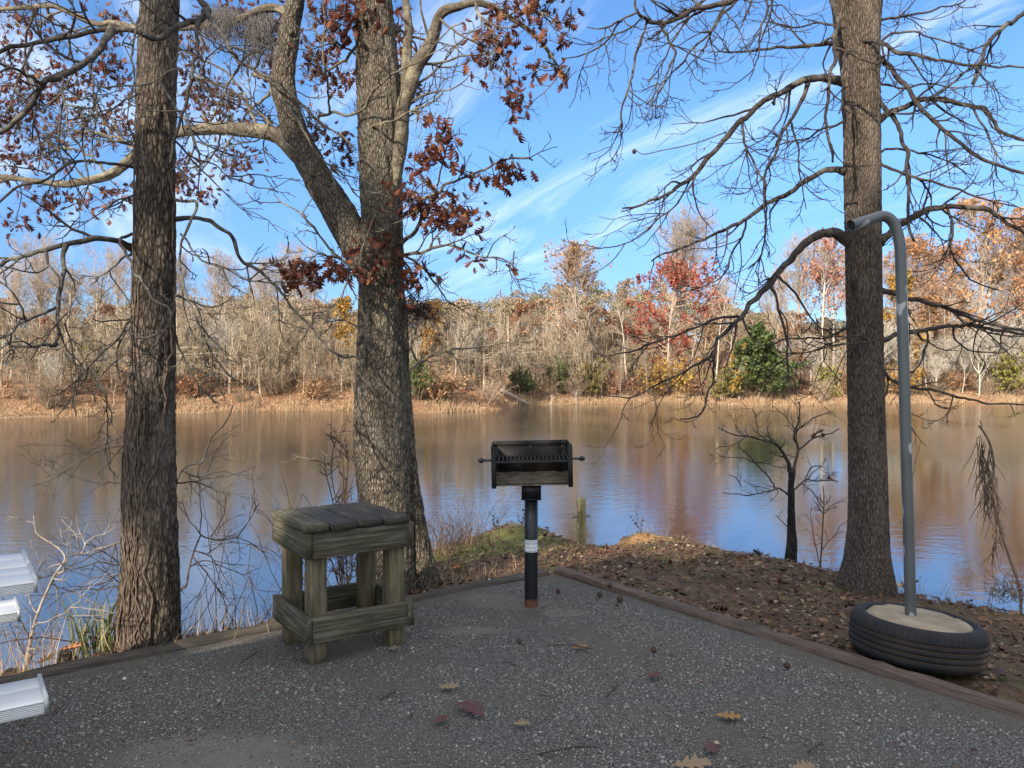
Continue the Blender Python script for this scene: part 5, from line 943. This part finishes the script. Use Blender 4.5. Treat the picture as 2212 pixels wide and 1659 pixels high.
# ---- woods on the hill, one mass of crowns
rng=np.random.RandomState(91); cols=[]
k=Mat('distant autumn crowns'); at=k.n('ShaderNodeAttribute',attribute_name='crown_tint'); c=k.ramp(at.outputs['Fac'],[(0,(.15,.145,.075)),(.25,(.20,.175,.10)),(.45,(.26,.215,.14)),(.65,(.28,.205,.13)),(.85,(.29,.19,.12)),(1,(.28,.24,.185))]); hs=k.n('ShaderNodeHueSaturation'); k.link(c,hs.inputs['Color']); k.setv(hs.inputs['Value'],k.math('MULTIPLY_ADD',k.island(),.7,.65)); M['crowns']=k.out(hs.outputs[0],.9,None,.1)
g=Geo(); tint=[]; nC=1000; cx=rng.uniform(-110,150,nC); cy=rng.uniform(118,215,nC)
for x,y in zip(cx,cy):
    H=rng.uniform(7.5,10.5); r_=rng.uniform(1.7,2.9); zc=float(far_z(x,y))+H-r_*.8; m=400
    d=nrm(rng.normal(0,1,(m,3))); d[:,2]=np.where(rng.rand(m)<.75,np.abs(d[:,2]),-np.abs(d[:,2])*2.4); rad=r_*(.65+.45*np.array([mnoise.noise((q[0]*1.7+x,q[1]*1.7+y,q[2]*1.7)) for q in d])+.12*rng.rand(m)); pos=np.array([x,y,zc])+d*rad[:,None]*np.array([1,1,.85])
    leaves(g,pos,nrm(rng.normal(0,1,(m,3))),nrm(d+rng.normal(0,.6,(m,3))),rng.uniform(.5,1.3,m)*.27,LEAF_QUAD); tint.append(np.full(m*4,np.clip(rng.uniform(0,1)*.9+(0 if x>-5 else .12),0,1)))
    g.tubes(np.array([[x,y,zc-H+r_*.6],[x,y,zc]]),np.array([.22,.1]),4); tint.append(np.full(8,1.0))
o=g.obj('hill_woods',M['crowns']); at=o.data.attributes.new('crown_tint','FLOAT','POINT'); at.data.foreach_set('value',np.concatenate(tint).astype(np.float32)); tag(o,'mixed autumn woods covering the low hill behind the lake',None,None,'stuff')
# ---- dry grass and brush along the far shore, one mass
def blades(name,mat,pos,h,w,rng,lean,label,n=3,curl=.1):
    m=len(pos); D=np.column_stack([rng.normal(0,lean,m),rng.normal(0,lean,m),np.ones(m)]); P=walk(pos,D,h,n,curl,-.02,rng); side=nrm(np.cross(P[:,-1]-P[:,0],rng.normal(0,1,(m,3)))); ww=w[:,None,None]*side[:,None,:]*np.linspace(1,.15,n)[None,:,None]
    V=np.stack([P-ww,P+ww],2).reshape(-1,3); b=(np.arange(m)*n*2)[:,None]; i=(np.arange(n-1)*2)[None,:]; F=np.stack([b+i,b+i+1,b+i+3,b+i+2],-1).reshape(-1,4)
    return tag(mesh(name,V,F,mat),label,None,None,'stuff')
k=Mat('dry tan grass'); M['drygrass']=k.out(k.ramp(k.island(),[(0,(.20,.12,.065)),(.5,(.36,.24,.14)),(1,(.50,.37,.23))]),.9,None,.1)
k=Mat('brown brush'); M['brush']=k.out(k.ramp(k.island(),[(0,(.13,.08,.05)),(.5,(.29,.19,.115)),(1,(.48,.36,.245))]),.9,None,.1)
m=40000; x=rng.uniform(-60,75,m); x=np.where(np.abs(x)/(yshore(x)+2)<.72,x,rng.uniform(-30,50,m)); s=np.abs(rng.normal(0,1.6,m)); y=yshore(x)+s-.1; z=far_z(x,y)-.05; h=rng.uniform(.15,.6,m)*np.clip(.75+1.6*np.array([mnoise.fractal((a*.3,0,0),1,2,3) for a in x]),.1,2.0)
blades('dry_grass',M['drygrass'],np.column_stack([x,y,z]),h,rng.uniform(.012,.03,m),rng,.25,'tan dry grass fringing the far waterline')
m=24000; x=rng.uniform(-60,75,m); s=rng.uniform(1.0,18,m); y=yshore(x)+s; z=far_z(x,y)-.05; h=rng.gamma(2,.45,m).clip(.2,2.8)*np.where(s<8,.55,1)*np.where(x<2,.7,1); blades('undergrowth',M['brush'],np.column_stack([x,y,z]),h,rng.uniform(.008,.02,m),rng,.45,'brown twiggy undergrowth on the far bank',5,.16)
m=40000; x=rng.uniform(-60,75,m); s=rng.uniform(.5,22,m); y=yshore(x)+s; z=far_z(x,y)+.05; k=Mat('leaf carpet'); M['carpet']=k.out(k.ramp(k.island(),[(0,(.20,.095,.05)),(.5,(.36,.19,.10)),(1,(.50,.32,.19))]),.9,None,.1); g=Geo(); leaves(g,np.column_stack([x,y,z]),nrm(rng.normal(0,1,(m,3))),nrm(rng.normal(0,.5,(m,3))+np.array([0,0,1])),rng.uniform(.07,.2,m),LEAF_QUAD); tag(g.obj('leaf_litter_far',M['carpet']),'orange fallen leaves carpeting the far bank',None,None,'stuff')
# ================================================================ small things on the near ground
rng=np.random.RandomState(33)
# leaf litter
N_=45000; x=rng.uniform(-2.2,6.2,N_); y=rng.uniform(3.0,9.6,N_); d=pad_out(x,y); e=edge_dist(x,y); dens=np.array([mnoise.fractal((a*1.1,b*1.1,9.1),1,2,3) for a,b in zip(x,y)])
ok=(d>.14)&(e>-.12)&(np.abs(x)<y*.72+.3)&(dens+rng.normal(0,.35,N_)>-.3); mossy=np.exp(-(((x+.25)/.7)**2+((y-7.9)/.8)**2)); ok&=rng.rand(N_)>mossy*.93; ok&=rng.rand(N_)>.95*np.exp(-(((x-1.2)/.8)**2+((y-8.9)/.5)**2))
x,y=x[ok],y[ok]; m=len(x); z=ground_z(x,y)+rng.uniform(.0,.022,m); ax=nrm(np.column_stack([rng.normal(0,1,m),rng.normal(0,1,m),rng.normal(0,.25,m)])); no=nrm(np.column_stack([rng.normal(0,.35,m),rng.normal(0,.35,m),np.ones(m)]))
g=Geo(); h=m//3; s=rng.lognormal(math.log(.036),.45,m).clip(.02,.12); cu=rng.uniform(-.8,.8,m)
leaves(g,np.column_stack([x,y,z])[:h],ax[:h],no[:h],s[:h],LEAF_OAK,cu[:h]); leaves(g,np.column_stack([x,y,z])[h:],ax[h:],no[h:],s[h:]*.75,LEAF_SIMPLE)
tag(g.obj('leaf_litter',M['leaf_dry']),'dark brown fallen leaves littering the near bank',None,None,'stuff')
# crumbs of leaf on the gravel
m=420; a=rng.uniform(.12,5.8,m); b=rng.uniform(.12,4.6,m); q=CORNER+a[:,None]*LDIR+b[:,None]*RDIR; ed=np.minimum(a,b); kp=(rng.rand(m)<np.exp(-ed/.9)+.12)&(np.abs(q[:,0])<q[:,1]*.7); q=q[kp]; m=len(q); g=Geo(); leaves(g,np.column_stack([q,np.full(m,.016)]),nrm(np.column_stack([rng.normal(0,1,(m,2)),np.zeros(m)])),nrm(np.column_stack([rng.normal(0,.15,(m,2)),np.ones(m)])),rng.uniform(.01,.035,m),LEAF_SIMPLE); tag(g.obj('leaf_crumbs',M['leaf_dry']),'small broken leaf bits scattered on the gravel edges',None,None,'stuff')
# twiggy litter
m=900; x=rng.uniform(-1,5.5,m); y=rng.uniform(3.2,9,m); ok=(pad_out(x,y)>.14)&(edge_dist(x,y)>0.0); x,y=x[ok],y[ok]; m=len(x); S=np.column_stack([x,y,ground_z(x,y)+.012]); D=np.column_stack([rng.normal(0,1,m),rng.normal(0,1,m),np.zeros(m)]); g=Geo(); P=walk(S,D,rng.uniform(.05,.25,m),4,.12,0,rng); P[:,:,2]=S[:,None,2]+.004; g.tubes(P,taper(m,4,.0035,.002),4); tag(g.obj('twig_litter',M['twig_brown']),'small broken twigs lying over the near bank',None,None,'stuff')
# short grass
k=Mat('winter grass blades'); M['grass']=k.out(k.ramp(k.island(),[(0,(.07,.085,.025)),(.45,(.13,.14,.045)),(.7,(.22,.185,.085)),(1,(.36,.28,.15))]),.8,None,.2)
N_=42000; x=rng.uniform(-2.2,6.2,N_); y=rng.uniform(3.0,9.6,N_); dens=np.array([mnoise.fractal((a*1.6+3,b*1.6,2.1),1,2,3) for a,b in zip(x,y)]); mossy=np.exp(-(((x+.25)/.8)**2+((y-7.9)/.8)**2)); ok=(pad_out(x,y)>.14)&(edge_dist(x,y)>-.03)&(np.abs(x)<y*.72+.3)&((dens>.04)|(rng.rand(N_)<mossy*.7)|(rng.rand(N_)<.10)); x,y=x[ok],y[ok]; m=len(x)
blades('grass',M['grass'],np.column_stack([x,y,ground_z(x,y)-.005]),rng.gamma(3,.011,m).clip(.012,.10),rng.uniform(.0012,.0026,m),rng,.55,'sparse short winter grass on the near bank')
# tall dry weeds on the bank lip right of the oak, and along the lake edge
xs_=[];
for (px,py,Y,sp_,n,hh) in [(965,1180,7.7,.26,60,.3),(1010,1180,8.2,.22,40,.22),(935,1215,6.9,.2,40,.2),(1400,1165,9.0,.14,40,.16),(1370,1150,9.1,.12,14,.25),(1480,1190,8.8,.3,20,.2),(1830,1240,7.0,.2,60,.3),(1960,1262,6.7,.2,60,.25),(2060,1270,6.5,.4,70,.22),(380,1400,4.6,.1,80,.22),(500,1375,4.75,.25,130,.22),(150,1440,4.35,.25,130,.28),(60,1465,4.2,.2,90,.3),(930,1280,5.7,.2,120,.16),(1010,1255,6.1,.3,160,.14),(1580,1195,8.5,.3,80,.12)]:
    c=W(px,py,Y); xs_.append(np.column_stack([c[0]+rng.normal(0,sp_,n),c[1]+rng.normal(0,sp_*.7,n),np.full(n,hh)*rng.uniform(.4,1.3,n)]))
q=np.concatenate(xs_); blades('dry_weeds',M['drygrass'],np.column_stack([q[:,0],q[:,1],ground_z(q[:,0],q[:,1])-.02]),q[:,2],rng.uniform(.0012,.003,len(q)),rng,.28,'thin dry weeds along the near bank lip',7,.13)
m=240; S=np.concatenate([np.column_stack([W(px,1180,Y)[0]+rng.normal(0,sp_,m//2),Y+rng.normal(0,.25,m//2)]) for px,Y,sp_ in ((965,7.7,.17),(1005,8.2,.2))]); S=np.column_stack([S,ground_z(S[:,0],S[:,1])-.03]); D=np.column_stack([rng.normal(0,.3,m),rng.normal(0,.3,m),np.ones(m)]); g=Geo(); P=walk(S,D,rng.gamma(3,.11,m).clip(.1,.6),9,.13,-.03,rng); Rp=taper(m,9,.0024,.0013); g.tubes(P,Rp,3); S,D,r,f=spawn(P,Rp,3,rng,.3,.98,.7); g.tubes(walk(S,D,rng.uniform(.05,.18,len(S)),4,.16,0,rng),taper(len(S),4,.0013,.001),3); tag(g.obj('lip_brush',M['twig_brown']),'grey brown bare brush on the bank lip right of the oak',None,None,'stuff')
# tangled bare brush on the slope below the left edge
m=150; t=rng.rand(m); x=-3.1+2.2*t+rng.normal(0,.1,m); y=3.95+1.55*t+rng.uniform(0.0,.75,m); S=np.column_stack([x,y,ground_z(x,y)-.05]); D=np.column_stack([rng.normal(0,.55,m),rng.normal(0,.55,m),np.ones(m)]); g=Geo(); hh=rng.gamma(3,.25,m).clip(.25,1.5); P=walk(S,D,hh,10,.16,-.03,rng); Rp=taper(m,10,.0034,.0014); g.tubes(P,Rp,4); S,D,r,f=spawn(P,Rp,3,rng,.3,.98,.8); g.tubes(walk(S,D,rng.uniform(.06,.3,len(S)),5,.2,0,rng),taper(len(S),5,.0016,.0011),3); tag(g.obj('bank_brush',M['twig_brown']),'tangled thin bare brush on the drop below the left edge',None,None,'stuff')
# iris-like grass tuft left of the left trunk
k=Mat('green sword leaves'); M['sword']=k.out(k.ramp(k.island(),[(0,(.04,.055,.015)),(.5,(.09,.115,.035)),(.8,(.17,.17,.07)),(1,(.30,.24,.12))]),.6,None,.35)
def tuft(name,px,py,Y,n,h,sp_,label,mat,wd=.004,ln=.3):
    c=W(px,py,Y); c[2]=float(ground_z(c[0:1],c[1:2])[0])-.03; m=n; S=c+np.column_stack([rng.normal(0,sp_,m),rng.normal(0,sp_,m),np.zeros(m)]); D=np.column_stack([rng.normal(0,ln,m),rng.normal(0,ln,m),np.ones(m)]); P=walk(S,D,rng.uniform(.5,1.1,m)*h,9,.05,0,rng,-.16); side=nrm(np.cross(P[:,-1]-P[:,0],rng.normal(0,1,(m,3)))); ww=rng.uniform(.5,1.1,(m,1,1))*wd*side[:,None,:]*np.array([.8,1,1,1,.95,.85,.7,.45,.05])[None,:,None]; V=np.stack([P-ww,P+ww],2).reshape(-1,3); b=(np.arange(m)*18)[:,None]; i=(np.arange(8)*2)[None,:]
    return tag(mesh(name,V,np.stack([b+i,b+i+1,b+i+3,b+i+2],-1).reshape(-1,4),mat,None,tuple(c)),label,'grass tuft')
tuft('grass_tuft',195,1430,4.42,34,.42,.05,'tall green sword leaved tuft left of the left trunk base',M['sword'],.007,.22); tuft('grass_tuft',232,1424,4.36,22,.34,.04,'smaller green tuft touching the left trunk base',M['sword'],.006,.22); tuft('grass_tuft',360,1402,4.22,26,.12,.03,'short yellowing grass tuft at the right foot of the left trunk',M['sword'],.003,.4)
tuft('grass_tuft',985,1255,6.5,40,.2,.05,'wispy green tuft on the bank left of the grill post',M['grass'],.0028,.35); tuft('grass_tuft',1437,1255,6.6,60,.18,.06,'pale bunch of grass among leaves right of the grill',M['grass'],.0025,.45)
# cypress knee stump
g=Geo(); c=W(141,1432,4.32); c[2]-=.2; g.lathe([(.075,0),(.06,.08),(.045,.16),(.036,.22),(.03,.26),(.018,.285),(.004,.295)],20,tuple(c),None,True,lambda r,th,pr:r*(1+.12*np.sin(th*5+1)[None]*np.ones_like(r))); tag(g.obj('stump',M['bark_oak'],None,tuple(c),smooth=True),'little pointed brown stump at the gravel edge beside the white sapling','stump')
# single leaves on the gravel
FLAT=(LEAF_OAK[0]*np.array([1,1,.22]),LEAF_OAK[1])
def one_leaf(px,py,size,ang,mat,label,curl=.05,z=.024,tmpl=FLAT):
    p=G(px,py,.02); z=z if z>.04 or z<0 else .022+.014*mnoise.fractal((p[0]*1.1+1.7,p[1]*1.1-1.7,1.7),1.0,2.0,2); p=G(px,py,z); a=np.array([[math.cos(ang),math.sin(ang),.03]]); g=Geo(); leaves(g,p[None]-a*size*.5,a,np.array([[.02,-.03,1.0]]),np.array([size]),tmpl,np.array([curl])); tag(g.obj('fallen_leaf',mat,None,tuple(p)),label,'leaf','single leaves fallen on the gravel')
def lm(n,c): k=Mat(n); a=k.noise(k.co(),30,4,.7); return k.out(k.mix(a,[q*.6 for q in c],[min(1,q*1.3) for q in c]),.7,None,.2)
Lt,Lr,Lo=lm('tan leaf',(.24,.165,.09)),lm('red brown leaf',(.10,.042,.035)),lm('orange tan leaf',(.27,.14,.05))
for a in [(968,1483,.105,.2,Lt,'tan leaf on the gravel midway between table and bottom border'),(1022,1532,.17,2.2,Lr,'largest dark red leaf in the middle gravel'),(951,1554,.09,1.0,Lr,'small curled red brown leaf left of the largest red leaf'),(1125,1562,.075,.1,Lt,'narrow pale tan leaf right of the largest red leaf'),(1571,1546,.115,-.3,Lo,'orange tan leaf on the right of the gravel'),(1492,1650,.16,.1,Lt,'big pale star shaped leaf at the bottom border'),(1250,1397,.09,.3,Lo,'orange leaf on the gravel right of the grill post'),(1412,1458,.10,.6,Lr,'reddish leaf on the gravel midway to the tyre'),(1537,1615,.095,1.5,Lr,'red leaf just above the big pale star leaf'),(1733,1656,.10,.2,Lt,'tan leaf at the bottom border near the right corner'),(848,1400,.07,.5,Lt,'pale curled leaf by the right table leg')]: one_leaf(*a)
one_leaf(150,1403,.11,.2,lm('orange brown leaf',(.34,.14,.05)),'orange leaf caught at the foot of the white sapling',.35,.06); one_leaf(98,1428,.10,1.3,Lo,'curled orange leaf leaning on the white sapling base',.35,.05); one_leaf(985,1228,.11,.3,lm('bright orange leaf',(.5,.17,.06)),'bright orange leaf lying on the bank left of grill post',.35,-.11)
# dark spiky seed balls
k=Mat('dark seed ball'); M['ball']=k.out(k.mix(k.noise(k.co(),90,3),(.03,.02,.016),(.11,.07,.05)),.9,None,.2)
def ball(px,py,r,label,z0=0.0):
    p=G(px,py,z0+r); g=Geo(); V=[];n1,n2=10,16
    for i in range(n1+1):
        for j in range(n2): ph=math.pi*i/n1;th=2*math.pi*j/n2; q=1+.16*((i+j)%2); V.append(p+r*q*np.array([math.sin(ph)*math.cos(th),math.sin(ph)*math.sin(th),math.cos(ph)]))
    g.add(np.array(V),np.array([(i*n2+j,(i+1)*n2+j,(i+1)*n2+(j+1)%n2,i*n2+(j+1)%n2) for i in range(n1) for j in range(n2)])); tag(g.obj('seed_ball',M['ball'],None,tuple(p)),label,'seed ball','dark seed balls on the ground')
for a in [(1296,1284,.017,'dark seed ball against the right timber, upper one'),(1339,1294,.019,'bigger dark seed ball against the right timber'),(1206,1277,.014,'dark seed ball just right of the grill post'),(1412,1404,.014,'lone dark seed ball in the middle of the gravel'),(1700,1437,.015,'dark seed ball on the gravel near the right timber'),(1122,1386,.013,'brown seed ball below the grill post'),(1333,1307,.010,'smallest seed ball below the bigger one')]: ball(*a,z0=.01)
ball(1317,1265,.016,'dark seed ball on top of the right timber',.06); ball(1818,1394,.017,'dark seed ball beside the tyre on the left',0.0)
# twigs on the gravel
for a,b,lb in [((520,1432),(560,1400),'dark twig on the gravel left of the table'),((820,1512),(856,1494),'short forked twig below the table'),((1165,1500),(1205,1528),'thin curved twig right of the largest red leaf'),((1160,1630),(1300,1614),'long thin twig near the bottom border'),((1310,1505),(1332,1482),'bent dark twig in the middle of the gravel'),((1085,1430),(1110,1448),'short twig below the grill'),((1745,1625),(1780,1610),'thin twig in the lower right gravel'),((1180,1395),(1280,1402),'thin twig under the orange leaf')]:
    p,q=G(*a,.018),G(*b,.018); P=catmull([p,(p+q)/2+np.array([.02,.02,.006]),q],6); g=Geo(); g.tubes(P,np.linspace(.0035,.002,len(P)),5,True); r_=np.random.RandomState(int(a[0])); S,D,rr_,f=spawn(P[None],np.full((1,len(P)),.003),2,r_,.3,.8,.6); D[:,2]=0; g.tubes(walk(S,D,[.04,.06],4,.1,0,r_),taper(2,4,.0022,.0015),4); tag(g.obj('twig',M['twig_dark'],None,tuple(p)),lb,'twig','twigs lying on the gravel')
# thin weeds with leaves at the lip
k=Mat('dark weed leaf'); M['weed']=k.out((.035,.035,.028),.7)
for px,py,Y,h,lb in [(1068,1178,9.0,.20,'thin weed with dark leaves at the bank lip left of the grill post'),(1128,1166,9.2,.26,'leafy dark weed stem touching the grill post left edge'),(1385,1172,9.0,.30,'slender leafy weed on the orange clay mound'),(1960,1258,6.8,.2,'small leafy weed behind the hooked pole base'),(1290,1185,8.9,.12,'tiny weed right of the mooring post')]:
    c=W(px,py,Y); c[2]=float(ground_z(c[0:1],c[1:2])[0]); root=thing('weed',lb,'weed',c,0,'leafy weeds along the bank lip'); r_=np.random.RandomState(int(px)); S=np.tile(c,(3,1)); D=np.column_stack([r_.normal(0,.25,3),r_.normal(0,.25,3),np.ones(3)]); P=walk(S,D,[h,h*.8,h*.6],8,.08,0,r_); g=Geo(); g.tubes(P,taper(3,8,.002,.0012),4); g.obj('stem',M['twig_dark'],root,tuple(c)); pts=P[:,3:].reshape(-1,3); n_=len(pts); g=Geo(); leaves(g,pts,nrm(r_.normal(0,1,(n_,3))),nrm(r_.normal(0,1,(n_,3))),r_.uniform(.02,.05,n_),LEAF_SIMPLE); g.obj('leaves',M['weed'],root,tuple(c))
# fallen branch at the water's edge
p,q=W(1490,1172,9.3),W(1560,1190,8.7); p[2]=-.75; q[2]=-.5; P=catmull([p,(p+q)/2+np.array([0,0,.05]),q],6); g=Geo(); g.tubes(P,np.linspace(.018,.03,len(P)),8,True); tag(g.obj('fallen_branch',M['bark_dark'],None,tuple(p),smooth=True),'dark fallen branch sloping from the bank lip to the water','branch')
# brown seed ball hanging at a twig tip against the sky
p=W(1370,327,6.5); g=Geo(); g.lathe([(.002,-.022),(.012,-.018),(.019,0),(.014,.014),(.003,.022)],16,tuple(p)); o=g.obj('hanging_seed_ball',M['ball'],None,tuple(p),smooth=True); tag(o,'small brown ball hanging from a twig tip against the sky','seed ball'); g=Geo(); P=catmull([p+np.array([0,0,.02]),W(1390,333,6.5),W(1430,325,6.5),W(1500,310,6.45),W(1570,285,6.4)],8); g.tubes(P,np.linspace(.003,.005,len(P)),5); g.obj('branch',M['twig_dark'],rt.root,rt.b)
# ================================================================ light, sky, unseen shade tree behind the camera
SUN_EL=R(28.0); sv=np.array([-.45,-.80,0]); sv/=np.linalg.norm(sv); SV=np.array([sv[0]*math.cos(SUN_EL),sv[1]*math.cos(SUN_EL),math.sin(SUN_EL)])
ld=bpy.data.lights.new('sun','SUN'); lo=bpy.data.objects.new('sun',ld); COL.objects.link(lo); ld.energy=4.2; ld.angle=R(.53); ld.color=(1.0,.90,.76)
lo.rotation_euler=Vector(SV).to_track_quat('Z','Y').to_euler(); lo.location=(-20,-20,30)
w=bpy.data.worlds.new('World'); scene.world=w; w.use_nodes=True; nt=w.node_tree; N=nt.nodes; L=nt.links
bg=N['Background']; sky=N.new('ShaderNodeTexSky'); sky.sky_type='NISHITA'; sky.sun_disc=False; sky.sun_elevation=SUN_EL; sky.sun_rotation=math.atan2(SV[0],SV[1]); sky.altitude=50; sky.air_density=1.0; sky.dust_density=.6; sky.ozone_density=1.6
def nd(ty,**kw):
    x=N.new(ty)
    for a,b in kw.items(): setattr(x,a,b)
    return x
def mth(op,a,b=0.0,c=0.0):
    x=nd('ShaderNodeMath',operation=op)
    for i,v in enumerate((a,b,c)):
        if isinstance(v,bpy.types.NodeSocket): L.new(v,x.inputs[i])
        else: x.inputs[i].default_value=v
    return x.outputs[0]
tc=nd('ShaderNodeTexCoord'); sx=nd('ShaderNodeSeparateXYZ'); L.new(tc.outputs['Generated'],sx.inputs[0])
zc=mth('MAXIMUM',sx.outputs[2],.02); u_=mth('DIVIDE',sx.outputs[0],mth('ADD',zc,.06)); v_=mth('DIVIDE',sx.outputs[1],mth('ADD',zc,.06))
# streak axes on the cloud layer
ca,sa=.40,-.917
al_=mth('ADD',mth('MULTIPLY',u_,ca),mth('MULTIPLY',v_,sa)); ac_=mth('ADD',mth('MULTIPLY',u_,-sa),mth('MULTIPLY',v_,ca))
def nz(su,sv_,off,scale,detail,rough,dist):
    cb=nd('ShaderNodeCombineXYZ'); L.new(mth('MULTIPLY',al_,su),cb.inputs[0]); L.new(mth('MULTIPLY',ac_,sv_),cb.inputs[1]); cb.inputs[2].default_value=off
    t=nd('ShaderNodeTexNoise'); L.new(cb.outputs[0],t.inputs['Vector']); t.inputs['Scale'].default_value=scale; t.inputs['Detail'].default_value=detail; t.inputs['Roughness'].default_value=rough; t.inputs['Distortion'].default_value=dist; return t.outputs[0]
def rmp(f,stops):
    x=nd('ShaderNodeValToRGB'); L.new(f,x.inputs[0]); e=x.color_ramp.elements
    while len(e)<len(stops): e.new(.5)
    for el,(p,c) in zip(e,stops): el.position=p; el.color=(c,c,c,1) if np.isscalar(c) else (*c,1)
    return x.outputs[0]
st1=nz(.55,2.2,CLOUD_A,1.0,7,.62,.9); st2=nz(.5,.9,CLOUD_B,.8,3,.5,.4); fine=nz(1.2,6.0,2.2,1.3,6,.65,.6)
cl=mth('MULTIPLY',rmp(mth('ADD',mth('MULTIPLY',st1,.80),mth('MULTIPLY',fine,.20)),[(.465,0.0),(.76,1.0)]),rmp(st2,[(.37,0.08),(.62,1.0)]))
veil=mth('MAXIMUM',rmp(sx.outputs[2],[(.50,0.0),(.72,.8)]),mth('MULTIPLY',rmp(mth('MULTIPLY',sx.outputs[1],-1.0),[(.05,0.0),(.5,.75)]),rmp(sx.outputs[2],[(.02,0.0),(.12,1.0)]))); veil=mth('MULTIPLY',veil,mth('MULTIPLY_ADD',st1,.9,.45)); fade=rmp(sx.outputs[2],[(.06,0.0),(.16,1.0)]); cl=mth('MINIMUM',mth('MAXIMUM',mth('MULTIPLY',mth('MULTIPLY',cl,fade),.66),veil),.95)  # bright cloud added out of view, overhead and behind, to lift foreground shade
hs=nd('ShaderNodeHueSaturation'); L.new(sky.outputs[0],hs.inputs['Color']); hs.inputs['Saturation'].default_value=SKY_SAT; hs.inputs['Value'].default_value=SKY_VAL; hs.inputs['Hue'].default_value=SKY_HUE
hz=nd('ShaderNodeMix',data_type='RGBA',blend_type='MULTIPLY'); hz.inputs[0].default_value=1; L.new(hs.outputs[0],hz.inputs[6]); L.new(rmp(sx.outputs[2],[(0,HZ[0]),(.11,HZ[1]),(.28,HZ[2]),(.5,(1,1,1))]),hz.inputs[7])
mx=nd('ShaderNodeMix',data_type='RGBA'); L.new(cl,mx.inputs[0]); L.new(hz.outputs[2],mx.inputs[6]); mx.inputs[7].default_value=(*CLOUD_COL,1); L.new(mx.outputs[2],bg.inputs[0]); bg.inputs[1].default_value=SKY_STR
# unseen tree behind the camera, leaf blobs placed sunward to shade the pad
rng=np.random.RandomState(14); rv=np.array([-.70,.714,0]); rv=np.array([sv[1],-sv[0],0]); rv=rv if rv[1]>0 else -rv; uv_=np.cross(rv,SV); uv_=uv_ if uv_[2]>0 else -uv_
def shade_tree(label,blobs,base,seed):
    r_=np.random.RandomState(seed); root=thing('oak_tree',label,'tree',base); g=Geo(); gl_=Geo(); top=None
    for (r,u,t,rad,n) in blobs:
        c=rv*r+uv_*u+SV*t; pos=c+nrm(r_.normal(0,1,(n,3)))*rad*(r_.rand(n,1)**.4); leaves(gl_,pos,nrm(r_.normal(0,1,(n,3))),nrm(r_.normal(0,1,(n,3))),r_.uniform(.16,.32,n),LEAF_SIMPLE)
        P=catmull([np.array(base)+np.array([0,0,2.5]),(np.array(base)+c)/2+np.array([0,0,1.2]),c],6); g.tubes(P,np.linspace(.14,.03,len(P)),7); top=c
        S,D,rr_,f=spawn(P[None],np.linspace(.1,.03,len(P))[None],14,r_,.5,1,.9); g.tubes(walk(S,D,r_.uniform(.5,1,14)*rad,7,.12,.03,r_),taper(14,7,.03,.008),4)
    b=np.array(base); g.tubes(np.array([b-np.array([0,0,.3]),b+np.array([.1,0,1.5]),b+np.array([.0,.1,3.2])]),np.array([.3,.24,.2]),12); g.obj('trunk',M['bark_oak'],root,tuple(base),smooth=True); gl_.obj('foliage',M['leaf_rust'],root,tuple(base))
SHADE()
scene.view_settings.view_transform='Standard'; scene.view_settings.look='None'; scene.view_settings.exposure=EXPO; scene.view_settings.gamma=1
scene.cycles.max_bounces=6; scene.cycles.diffuse_bounces=3; scene.cycles.glossy_bounces=3; scene.cycles.transmission_bounces=3; scene.cycles.use_denoising=True
try: scene.cycles.denoiser='OPENIMAGEDENOISE'
except Exception: pass
scene.cycles.sample_clamp_indirect=6
